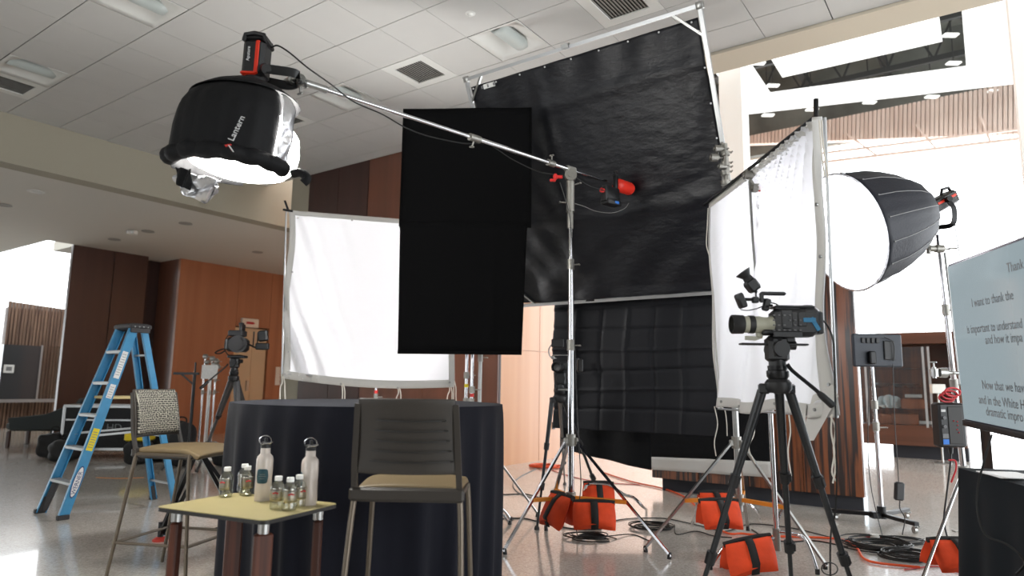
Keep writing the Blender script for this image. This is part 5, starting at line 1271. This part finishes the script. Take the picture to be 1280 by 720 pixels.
b.add(vs, fs); link('shell', b, M['softfab'], t, solid=.006)
b = MB(); b.lathe([(.43, Ls*.985), (.445, Ls+.004), (.43, Ls+.008), (.405, Ls-.05)], hub, zs_, 48, xs_, cap=False); lab(link('inner_rim', b, M['silver'], t), 'silver inner rim')
b = MB(); b.lathe([(.412, Ls-.045), (.3, Ls-.04), (.15, Ls-.035), (0, Ls-.033)], hub, zs_, 48, xs_); link('diffuser', b, M['boxlamp'], t)
for i in range(n_):
    a = 2*pi*i/n_; b = MB(); b.tube([hub+xs_*((r_+.004)*cos(a))+ys_*((r_+.004)*sin(a))+zs_*h_ for r_, h_ in prof[1:-1]], .0024, 5); q = hub+xs_*(.436*cos(a))+ys_*(.436*sin(a))+zs_*(Ls*.93); b.ball(q, .006, 8); link('rib', b, M['piping'], t)
b = MB(); b.cyl(hub-zs_*.03, hub+zs_*.01, .08, n=24); link('speed_ring', b, M['blackmetal'], t)
t = thing('studio_light', 'black and red studio light on the back of the parabolic softbox', 'studio light', hub-UP*.08)
ld = (at(1195, 243, 5.05)-at(1160, 262, 4.95)).normalized(); sy_ = ld.cross(UP).normalized(); uz_ = sy_.cross(ld).normalized()
mid = hub+ld*.17
b = MB(); b.obox(mid, ld, sy_, uz_, (.26, .1, .1), .014); link('body', b, M['black'], t)
b = MB(); b.obox(mid+uz_*.012-ld*.02, ld, sy_, uz_, (.25, .106, .022), .004); lab(link('red_trim', b, M['red'], t), 'red trim')
b = MB(); b.tube([mid+ld*.02+uz_*.05, mid+ld*.05+uz_*.085, mid+ld*.12+uz_*.075, mid+ld*.13+uz_*.04], .011, 8); link('handle', b, M['black'], t)
sT = at(1172, 293, 5.05)
b = MB(); b.bar(spline([mid-UP*.02-FW*.08, mid-FW*.085-UP*.08+RT*.03, mid-UP*.19+RT*.02-FW*.07, sT+UP*.05-RT*.0-FW*.02, sT-RT*.02+UP*.04], 4), .035, .008, FW); b.cyl(mid-FW*.06, mid-FW*.095, .022, n=12); link('yoke', b, M['blackmetal'], t)
b = MB(); b.tube(spline([mid+ld*.1+RT*.02-UP*.01, mid+ld*.14-UP*.1, mid+ld*.13-UP*.25, at(1200, 322, 4.98)], 5), .003, 6); link('power_lead', b, M['gcable'], t)
sb_ = at(1212, 640, 5.35); sb_[2] = 0
s = stand('combo_stand', 'chrome stand behind the screen edge carrying the parabolic softbox', sb_, sT+UP*.0, .62, [fl(1150, 738), sb_+RT*.5+FW*.1, sb_+FW*.3+RT*.3], None, risers=((.021, 1), (.018, 1), (.015, 1)), bottom=.13, double=False, rl=.0125)
b = MB(); c_ = at(1174, 311, 5.05); griphead(b, c_, .03, RT); griphead(b, c_-RT*.05, .024, RT); knob(b, c_+RT*.06, RT+UP*.1, .06); b.cyl(at(1161, 306, 5.05), at(1161, 317, 5.05), .016); link('grip_head', b, M['castmetal'], s)
b = MB(); b.tube([at(1181, 316, 5.03), at(1190, 390, 5.0), at(1200, 480, 5.0)], .009, 8); link('extension_arm', b, M['steel'], s)
b = MB(); c_ = at(1178, 466, 5.0); griphead(b, c_, .035, RT); b.cyl(c_-RT*.07, c_+RT*.12, .013); griphead(b, c_-RT*.06, .03, UP); link('side_clamp', b, M['steel'], s)
b = MB(); c_ = at(1207, 664, 5.2); knob(b, c_-RT*.02, -RT, .06); b.cyl(c_-UP*.06, c_+UP*.05, .03, n=14); link('base_lock', b, M['castmetal'], s)
bx = at(1186, 531, 4.9)
t = thing('power_box', 'black power control box with blue label hanging on the softbox stand', 'power box', bx-UP*.16)
b = MB(); b.obox(bx, RT, FW, UP, (.19, .10, .31), .014); link('case', b, M['black'], t)
b = MB(); b.obox(bx+RT*.015-FW*.052, RT, FW, UP, (.10, .008, .26), .003); link('side_grille', b, M['edge'], t)
for nm, dx, dz, sz, mm in (('blue_label', -.06, -.115, (.04, .004, .035), 'blueink'), ('white_label', -.06, -.075, (.04, .004, .03), 'ink'), ('logo_patch', -.065, .10, (.03, .004, .018), 'whiteink')):
    b = MB(); b.obox(bx+RT*dx-FW*.053+UP*dz, RT, FW, UP, sz); link(nm, b, M[mm], t)
for dz in (.05, -.01): b = MB(); b.cyl(bx-RT*.065-FW*.05+UP*dz, bx-RT*.065-FW*.064+UP*dz, .012, n=12); link('dial', b, M['button'], t)
for dx, dz in ((.0, .03), (.025, .025), (.025, .0), (.02, -.03), (.03, -.05)): b = MB(); b.ball(bx+RT*dx-FW*.058+UP*dz, .005, 8); link('indicator', b, M['redink'], t)
b = MB()
for k in range(3): b.tube([bx+UP*(.19+.02*k)+RT*(.055*cos(a)+.01*k)+UP*(.03*sin(a))-FW*.02*k for a in [2*pi*j/14 for j in range(14)]], .007, 6, True)
link('red_cable_wrap', b, M['rcable'], t)
b = MB(); b.cyl(bx-UP*.15-RT*.0, bx-UP*.2, .018, .012); link('power_plug', b, M['black'], t)
cable('black cable dropping from the power box to the right sandbag', [bx-UP*.2, at(1188, 580, 4.88), at(1183, 620, 4.85), at(1180, 650, 4.85), at(1184, 672, 4.82)], .006)
cable('red ribbon cable hanging below the power box', [at(1186, 575, 4.86), at(1194, 576, 4.86), at(1195, 586, 4.86), at(1192, 595, 4.86), at(1189, 603, 4.86)], .006, 'rcable')

# ---- large screen on a cart, at the right edge
TL = at(1183.5, 331, 3.9); dA = -(ray(862, 452)).normalized(); rBL = ray(1205.5, 532)
# bottom-left: on ray with (BL-TL).dA = 0
k_ = (TL-CAMP).dot(dA)/rBL.dot(dA); BL = CAMP+rBL*k_
upv = (TL-BL); HS = upv.length; upv.normalize(); nS = dA.cross(upv).normalized()
if nS.dot(CAMP-TL) < 0: nS = -nS
WS = HS*16/9
t = thing('screen', 'large flat screen with grey text slide at the right edge', 'screen', BL+dA*WS/2)
cS = (TL+BL)/2+dA*WS/2
b = MB(); b.obox(cS-nS*.025, dA, upv, nS, (WS, HS, .045), .006); link('housing', b, M['bezel'], t)
b = MB(); b.obox(cS+upv*.012, dA, upv, nS, (WS-.03, HS-.055, .004)); link('display', b, M['screen'], t)
b = MB(); b.obox(cS-upv*(HS/2-.016)+nS*.003, dA, upv, nS, (WS, .034, .012), .003); link('bottom_bezel', b, M['black'], t)
for k, (x, y, s_, txt, ap_) in enumerate([(1257, 345, .062, 'Thank', 0), (1217, 394, .062, 'I want to thank the', 0), (1209, 425, .062, 'is important to understand', 0), (1232, 432, .062, 'and how it impacts', 0), (1229, 495, .062, 'Now that we have', 0), (1222, 512, .062, 'and in the White House', 0), (1231, 524, .062, 'dramatic impro', 0)]):
    pass
for x, y, txt, sc_ in [(1259, 341, 'Thank', 1), (1215, 384, "I want to thank the", .95), (1209, 417, 'is important to understand', .9), (1232, 430, 'and how it impa', .95), (1228, 486, 'Now that we have', 1), (1224, 504, 'and in the White H', 1), (1233, 519, 'dramatic impro', 1)]:
    Pq = onplane(x, y, cS+upv*.012+nS*.003, nS)
    if (x, y) == (1232, 430): Pq = Pq
    text_part('slide_text', txt, M['ink'], t, Pq, dA, upv, .066, depth=.0006, sx=sc_)
# cart
pst = at(1233, 560, 4.35)
t = thing('screen_cart', 'black upright cart post behind the large screen', 'stand', (pst[0], pst[1], 0))
pp = V((pst[0], pst[1], 0))
b = MB(); b.obox(pp+UP*.75, dA, FW, UP, (.07, .06, 1.4), .006); link('post', b, M['blackmetal'], t)
b = MB(); q = cS-nS*.05; q2 = pp+UP*1.35; b.bar([q2, V((q[0], q[1], 1.35))], .06, .08); b.obox(V((q[0], q[1], 1.35))-nS*.02, dA, upv, nS, (.5, .3, .03), .005); link('mount_arm', b, M['blackmetal'], t)
b = MB(); b.obox(pp+UP*.05, dA, FW, UP, (.3, .08, .06), .01); link('cart_base', b, M['blackmetal'], t)
# draped table at the right edge
zt3 = .77; k0 = at(1206, 583, 4.0); k0[2] = 0; e1 = (at(1280, 604, 0)-CAMP); 
A0 = fl(1206, 583, zt3); A1 = fl(1283, 603.5, zt3); e_ = (A1-A0); e_[2] = 0; e_.normalize(); f_ = V((-e_[1], e_[0], 0))
if f_.dot(RT) < 0: f_ = -f_
t = thing('folding_table', 'table hidden under the dark teal cloth at the right edge', 'table', A0+e_*.9+f_*.38-UP*zt3)
b = MB(); b.obox(A0+e_*.9+f_*.38-UP*.03, e_, f_, UP, (1.78, .74, .03)); link('tabletop', b, M['plywhite'], t)
for u in (.1, 1.7):
    for v in (.08, .68): b = MB(); q = A0+e_*u+f_*v; b.cyl((q[0], q[1], 0), (q[0], q[1], zt3-.045), .014); link('leg', b, M['steel'], t)
def tc2(u, v):
    # perimeter wrap
    L1, L2_ = 1.84, .78; per = 2*(L1+L2_); s_ = u*per; base_ = A0-e_*.03-f_*.02
    if s_ < L1: p, n2 = base_+e_*s_, -f_
    elif s_ < L1+L2_: p, n2 = base_+e_*L1+f_*(s_-L1), e_
    elif s_ < 2*L1+L2_: p, n2 = base_+e_*(2*L1+L2_-s_)+f_*L2_, f_
    else: p, n2 = base_+f_*(per-s_), -e_
    cen_ = base_+e_*L1/2+f_*L2_/2
    if v < .2: q = lerp(cen_, p, v/.2); return V((q[0], q[1], zt3))
    k = (v-.2)/.8; q = p+n2*(.006+.05*k+.018*k*sin(s_*17)); return V((q[0], q[1], zt3-.004-(zt3-.012)*k))
b = MB(); b.grid(tc2, 180, 24, True); tag(link('tablecloth', b, M['tcloth2']), 'dark teal cloth hanging to the floor over the right-edge table', 'tablecloth')
q = fl(1262, 594, zt3+.004); b = MB(); b.obox(q, e_, f_, UP, (.3, .21, .004)); b.obox(q+UP*.004+e_*.02, (e_+f_*.1).normalized(), (f_-e_*.1).normalized(), UP, (.29, .2, .003)); tag(link('paper_sheets', b, M['paper']), 'white paper sheets lying on the dark teal table', 'paper')
cable('black cable hanging from the screen down over the dark teal tablecloth', [at(1240, 543, 3.4), at(1229, 580, 3.45), at(1222, 610, 3.5), at(1222, 640, 3.48), at(1232, 668, 3.42), at(1258, 680, 3.36), at(1275, 694, 3.3), at(1280, 706, 3.28), at(1270, 718, 3.26)], .005)

# ---- display case at the back right
yc = 14.6; cxl, cxr = onY(1068, 470, yc)[0], onY(1210, 560, yc)[0]
z = lambda y: onY(1120, y, yc)[2]
t = thing('display_case', 'long wooden display case with glass front full of small exhibits, far right', 'display case', ((cxl+cxr)/2, yc, 0))
b = MB(); b.bb((cxl, yc, z(430)), (cxr, yc+.8, z(416))); link('top_rail', b, M['casewood'], t, False)
b = MB(); b.bb((cxl, yc, z(556)), (cxr, yc+.8, z(531))); link('bottom_rail', b, M['casewood'], t, False)
b = MB(); b.bb((cxl, yc+.7, z(531)), (cxr, yc+.8, z(430))); link('back_panel', b, M['casewood'], t, False)
b = MB(); b.bb((cxr-.12, yc, z(531)), (cxr, yc+.8, z(430))); link('side_panel', b, M['casewood'], t, False)
b = MB(); b.bb((onY(1115, 560, yc)[0], yc+.15, 0), (cxr, yc+.8, z(556))); link('plinth', b, M['kick'], t, False)
b = MB(); b.bb((cxl, yc-.01, z(531)), (onY(1160, 470, yc)[0], yc, z(434))); link('glass_door', b, M['glass'], t, False)
for y in (460, 484, 511): b = MB(); b.bb((cxl+.05, yc+.08, z(y)-.012), (cxr-.13, yc+.7, z(y)+.006)); link('shelf', b, M['glass'], t, False)
for x, m_ in ((1083, 'alu'), (1156, 'alu'), (1163, 'bluetape')): b = MB(); xx = onY(x, 480, yc)[0]; b.bb((xx-.018, yc-.03, z(533)), (xx+.018, yc, z(434))); link('glass_edge', b, M['alu'], t, False)
rn = random.Random(5)
def ex(kind, x, y, sc=1., l=''):
    q = onY(x, y, yc+.3); q[2] = onY(1120, y, yc)[2]+.008; b = MB()
    if kind == 'dish': b.lathe([(0, 0), (.05*sc, 0), (.13*sc, .05*sc), (.14*sc, .06*sc), (.11*sc, .055*sc), (0, .02)], q, UP, 18); m_ = 'steel'
    elif kind == 'plate': b.lathe([(0, 0), (.10*sc, .0), (.13*sc, .02*sc), (.12*sc, .022), (0, .01)], q+UP*.12*sc, (-FW+UP*.2).normalized(), 18); m_ = 'plywhite'
    elif kind == 'box': b.box(q+UP*.07*sc, (.34*sc, .2, .15*sc), .1, .01); m_ = 'boxbrown'
    elif kind == 'card': b.box(q+UP*.04, (.4*sc, .02, .06), .05, .003); m_ = 'plywhite'
    elif kind == 'cup': b.lathe([(0, 0), (.03*sc, 0), (.012*sc, .05*sc), (.05*sc, .12*sc), (.055*sc, .2*sc), (.05*sc, .2*sc), (0, .07*sc)], q, UP, 14); m_ = 'steel'
    tag(link('exhibit_'+kind, b, M[m_]), l, {'dish': 'dish', 'plate': 'plate', 'box': 'box', 'card': 'card', 'cup': 'cup'}[kind], 'exhibits in the display case')
for a in [('dish', 1104, 484, 1.1, 'metal dish on the middle display shelf, leftmost of the three'), ('dish', 1124, 484, 1, 'metal dish on the middle display shelf, centre one'), ('dish', 1140, 484, 1, 'metal dish on the middle display shelf, rightmost of the three'),
          ('plate', 1104, 511, .9, 'small upright plate on the third display shelf, first from left'), ('plate', 1112, 511, 1, 'small upright plate on the third display shelf, second from left'), ('plate', 1120, 511, .9, 'small upright plate on the third display shelf, third from left'), ('box', 1142, 511, 1.2, 'brown box at the right of the third display shelf'),
          ('box', 1107, 531, 1.2, 'brown box on the case floor, left one'), ('box', 1132, 531, 1.3, 'brown box on the case floor, right one'), ('card', 1157, 531, .8, 'white card on the case floor beside the glass edge'), ('card', 1142, 498, .7, 'white card standing above the brown box on the third shelf')]: ex(*a)
b = MB(); q = onY(1172, 486, yc-.6); q2 = V((q[0], q[1], 0)); 
t = thing('desk_sign', 'small grey-white box sign on a thin post before the display case', 'sign', q2)
b.obox(q, RT, FW, UP, (.24, .08, .16), .01); link('box_sign', b, M['plywhite'], t); b = MB(); b.cyl(q2, q-UP*.06, .015); b.box(q2+UP*.01, (.25, .25, .02)); link('post', b, M['steel'], t)

# ---- far left: display, armchair, cases, equipment
yA, yB = onX(4, 440, -19.8)[1], onX(52, 440, -19.8)[1]; zA, zB = onX(20, 499, -19.8)[2], onX(20, 431, -19.8)[2]
t = thing('glass_display', 'dark glass wall display on the slatted wood wall at the far left', 'display case', (-19.8, (yA+yB)/2, zA))
b = MB(); b.bb((-20.02, yA, zA), (-19.8, yB, zB)); link('dark_panel', b, M['darkglass'], t, False)
yC = onX(78, 440, -19.8)[1]
b = MB(); b.bb((-19.82, yB, zA), (-19.8, yC, zB)); link('clear_panel', b, M['glass'], t, False)
b = MB(); b.bb((-19.84, yB-.02, zA-.05), (-19.78, yB+.02, zB+.02)); b.bb((-20.02, yA, zA-.08), (-19.76, yC, zA)); link('edge_frame', b, M['alu'], t, False)
b = MB(); q = onX(11, 461, -19.79); b.box(q, (.02, .22, .2), 0, .005); link('white_notice', b, M['sticker'], t); b = MB(); b.box(q+V((.012, 0, 0)), (.006, .12, .1)); link('notice_print', b, M['ink'], t)
# armchair
ac = (-16.9, 6.35, 0); ac = fl(56, 557); 
def armchair(label, c, rz):
    t = thing('armchair', label, 'armchair', (0, 0, 0))
    b = MB(); b.obox((0, .02, .36), (1, 0, 0), (0, 1, 0), (0, 0, 1), (.72, .82, .17), .05); link('seat', b, M['armch'], t)
    b = MB(); b.obox((.0, .42, .56), (1, 0, 0), V((0, .9, -.42)).normalized(), V((0, .42, .9)).normalized(), (.74, .14, .62), .05); link('backrest', b, M['armch'], t)
    for s in (-1, 1):
        b = MB(); poly = [(s*.36, -.3, .30), (s*.36, .5, .30), (s*.36, .60, .72), (s*.36, .42, .74), (s*.36, .1, .56), (s*.36, -.34, .50)]; b.prism(poly, (s, 0, 0), .08); link('arm', b, M['armch'], t, bevel=.015)
        for y in (-.34, .42): b = MB(); b.obox((s*.34, y, .14), (1, 0, 0), (0, 1, 0), (0, 0, 1), (.05, .05, .28), .008); link('leg', b, M['wooddark'], t)
    t.location = V(c); t.rotation_euler = (0, 0, rz); t.scale = (1.2, 1.3, 1.05)
armchair('dark low armchair beside the dark wood pier at the far left', ac, YAW-pi/2+.25)
# road case
t = None
def road_case(label, c, sx, sy, sz, rz, z0=.14):
    t = thing('road_case', label, 'case', c); c = V(c); X_ = V((cos(rz), sin(rz), 0)); Y_ = V((-sin(rz), cos(rz), 0)); m_ = c+UP*(z0+sz/2)
    b = MB(); b.obox(m_, X_, Y_, UP, (sx, sy, sz), .01); link('box', b, M['clothbag'], t)
    b = MB()
    for i in (-1, 1):
        for j in (-1, 1):
            b.obox(m_+X_*(i*sx/2)+Y_*(j*sy/2), X_, Y_, UP, (.045, .045, sz+.02), .005); b.obox(m_+Y_*(i*sy/2)+UP*(j*sz/2), X_, Y_, UP, (sx+.02, .045, .045), .005); b.obox(m_+X_*(i*sx/2)+UP*(j*sz/2), X_, Y_, UP, (.045, sy+.02, .045), .005)
    b.obox(m_+UP*sz*.18, X_, Y_, UP, (sx+.012, sy+.012, .03), .004); link('metal_edging', b, M['alu'], t)
    for i in (-1, 1):
        for j in (-1, 1): b = MB(); q = c+X_*(i*(sx/2-.08))+Y_*(j*(sy/2-.08)); b.cyl(q+UP*.055-X_*.02, q+UP*.055+X_*.02, .055, n=16); b.obox(q+UP*.12, X_, Y_, UP, (.08, .08, .03), .004); link('caster', b, M['black'], t)
    return t, m_, X_, Y_
rcc = fl(125, 573); d_ = 11.0
rcc = at(132, 560, 11.2); rcc[2] = 0
t, m_, X_, Y_ = road_case('black wheeled case with silver edges seen through the ladder', rcc, 1.05, .6, .66, YAW+.1)
text_part('case_logo', 'HD', M['ink'], t, m_-Y_*.31+X_*.12-UP*.05, X_, UP, .16)
def soft_bag(label, c, s3, m_='clothbag', rz=0., seed=1, name='equipment_bag', cat='bag'):
    c = V(c); b = MB(); X_ = V((cos(rz), sin(rz), 0)); Y_ = V((-sin(rz), cos(rz), 0)); rn = random.Random(seed); ph = [rn.uniform(0, 6) for _ in range(4)]
    def fn(u, v):
        a = 2*pi*u; p = pi*v; x, y, z_ = sin(p)*cos(a), sin(p)*sin(a), cos(p)
        k = (abs(x)**4+abs(y)**4+abs(z_)**4)**-.25; k *= 1+.04*sin(5*x+ph[0])+.05*sin(6*y+ph[1])+.05*sin(7*z_+4*x+ph[2])
        return c+X_*(x*k*s3[0]/2)+Y_*(y*k*s3[1]/2)+UP*max(0, (z_*k*.5+.5)*s3[2])
    t = thing(name, label, cat, c)
    b.grid(fn, 28, 20, True); link('body', b, M[m_], t)
    b = MB(); b.tube(spline([c+X_*(-s3[0]*.2)+UP*s3[2]*.95, c+X_*(-s3[0]*.15)+UP*(s3[2]*1.0+.08), c+X_*(s3[0]*.15)+UP*(s3[2]*1.0+.08), c+X_*(s3[0]*.2)+UP*s3[2]*.95], 4), .012, 6); link('handle', b, M['strap'], t)
    return t
soft_bag('black bag on the floor left of the wheeled case, behind the ladder rail', fl(66, 572), (.36, .36, .38), seed=2, rz=.6)
soft_bag('low black bag touching the left side of the wheeled case', fl(79, 576), (.34, .4, .3), seed=3, rz=.3)
soft_bag('black case under the yellow one, right of the wheeled case', fl(172, 580), (.34, .34, .36), seed=4, rz=.4, name='equipment_case', cat='case')
b = MB(); q = fl(172, 580)+UP*.365; b.obox(q+UP*.03, RT, FW, UP, (.32, .3, .12), .02); tag(link('yellow_case_lid', b, M['yellowcase'], None), 'bright yellow box on top of the black case behind the ladder', 'box')
bpos = [(205, 576, .45, .4, .5, 7, 'black equipment bag behind the patterned stool back, left one'), (222, 582, .4, .4, .6, 8, 'tall black equipment bag right of the patterned stool back'), (312, 566, .6, .5, .55, 10, 'black equipment bag behind the left tripod, against the door'), (345, 560, .4, .4, .8, 12, 'black rounded bag just showing over the draped table left end'), (282, 582, .36, .3, .26, 13, 'small black bag between the left tripod legs')]
for x, y, sx, sy, sz, sd, l in bpos: soft_bag(l, fl(x, y), (sx, sy, sz), seed=sd, rz=YAW+.1*sd)
# stand rack near the door
for k, (x, y, top_, l, m_) in enumerate([(247, 572, 1.62, 'leftmost silver folded stand standing by the orange wall', 'chrome'), (256, 574, 1.58, 'second silver folded stand by the orange wall', 'steel'), (262, 570, 1.55, 'third silver folded stand by the orange wall', 'chrome')]):
    c = fl(x, y); c0 = V((c[0], c[1], 0)); ft = [tuple(c0+V((cos(a), sin(a), 0))*.2) for a in (.3+k, 2.4+k, 4.5+k)]
    s = cstand('grip_stand', l, c0, c0+UP*top_, ft, m_, group='folded silver stands by the orange wall', base_z=.1); b = MB(); griphead(b, c0+UP*(top_), .04, RT); griphead(b, c0+UP*(top_-.09)+RT*.03, .035, RT); link('grip_heads', b, M['steel'], s)
b = MB(); q = at(233, 450, 9.3)
c0 = fl(234, 586); c0 = V((c0[0], c0[1], 0)); t = thing('bracket_stand', 'black stand with horizontal top bracket left of the silver stands', 'stand', c0)
zt_ = onplane(237, 467, c0, FW)[2]
b = MB(); b.cyl(c0, c0+UP*zt_, .022); link('post', b, M['blackmetal'], t)
b = MB(); b.bar([c0+UP*(zt_)-RT*.3, c0+UP*(zt_-.0)+RT*.06], .03, .035); b.bar([c0+UP*(zt_)-RT*.2, c0+UP*(zt_-.16)], .02, .02); b.cyl(c0+UP*zt_, c0+UP*(zt_+.16), .012); link('top_bracket', b, M['blackmetal'], t)
b = MB()
for a in (.4, 2.5, 4.6): b.bar([c0+UP*.35, c0+V((cos(a), sin(a), 0))*.35+UP*.01], .02, .02)
link('legs', b, M['blackmetal'], t)
b = MB(); q = at(262, 465, 10.9); b.obox(q, RT, FW, UP, (.25, .03, .22), .005); b.cyl(V((q[0], q[1], 0)), q-UP*.1, .012); b.box((q[0], q[1], .01), (.3, .3, .02)); t = tag(link('white_sign_board', b, M['sticker']), 'small white board on a post beside the silver stands', 'sign')
# exit sign, small plate on wall, outlet
q = onX(311, 404, -14.96); t = thing('exit_sign', 'white exit sign box above the beige door', 'sign', q-UP*.1)
b = MB(); b.box(q+V((.04, 0, 0)), (.08, .46, .22), 0, .01); link('sign_box', b, M['exit'], t)
b = MB(); b.box(q+V((.083, -.02, 0)), (.006, .2, .06), 0, .002); b.box(q+V((.083, .1, 0)), (.006, .05, .03), .4, .002); link('red_mark', b, M['redink'], t)
q = onX(347, 470, -14.955); b = MB(); b.box(q, (.02, .13, .46), 0, .004); tag(link('wall_notice', b, M['sticker']), 'narrow white notice on the orange wall right of the door', 'sign')
q = onX(692, 532, -6.245); b = MB(); b.box(q, (.012, .09, .12), 0, .003); b.box(q+V((.01, 0, 0)), (.02, .04, .03)); tag(link('wall_outlet', b, M['black']), 'dark wall outlet low on the pale wall behind the tripod', 'outlet')
# ------------------------------------------------------------------ light
w = bpy.data.worlds.new('world'); scene.world = w; w.use_nodes = True
bg = w.node_tree.nodes['Background']; bg.inputs[0].default_value = (.93, .97, 1, 1); bg.inputs[1].default_value = 5
scene.view_settings.view_transform = 'Standard'; scene.view_settings.look = 'None'
scene.view_settings.gamma = 1; scene.view_settings.exposure = 0; scene.view_settings.use_curve_mapping = False
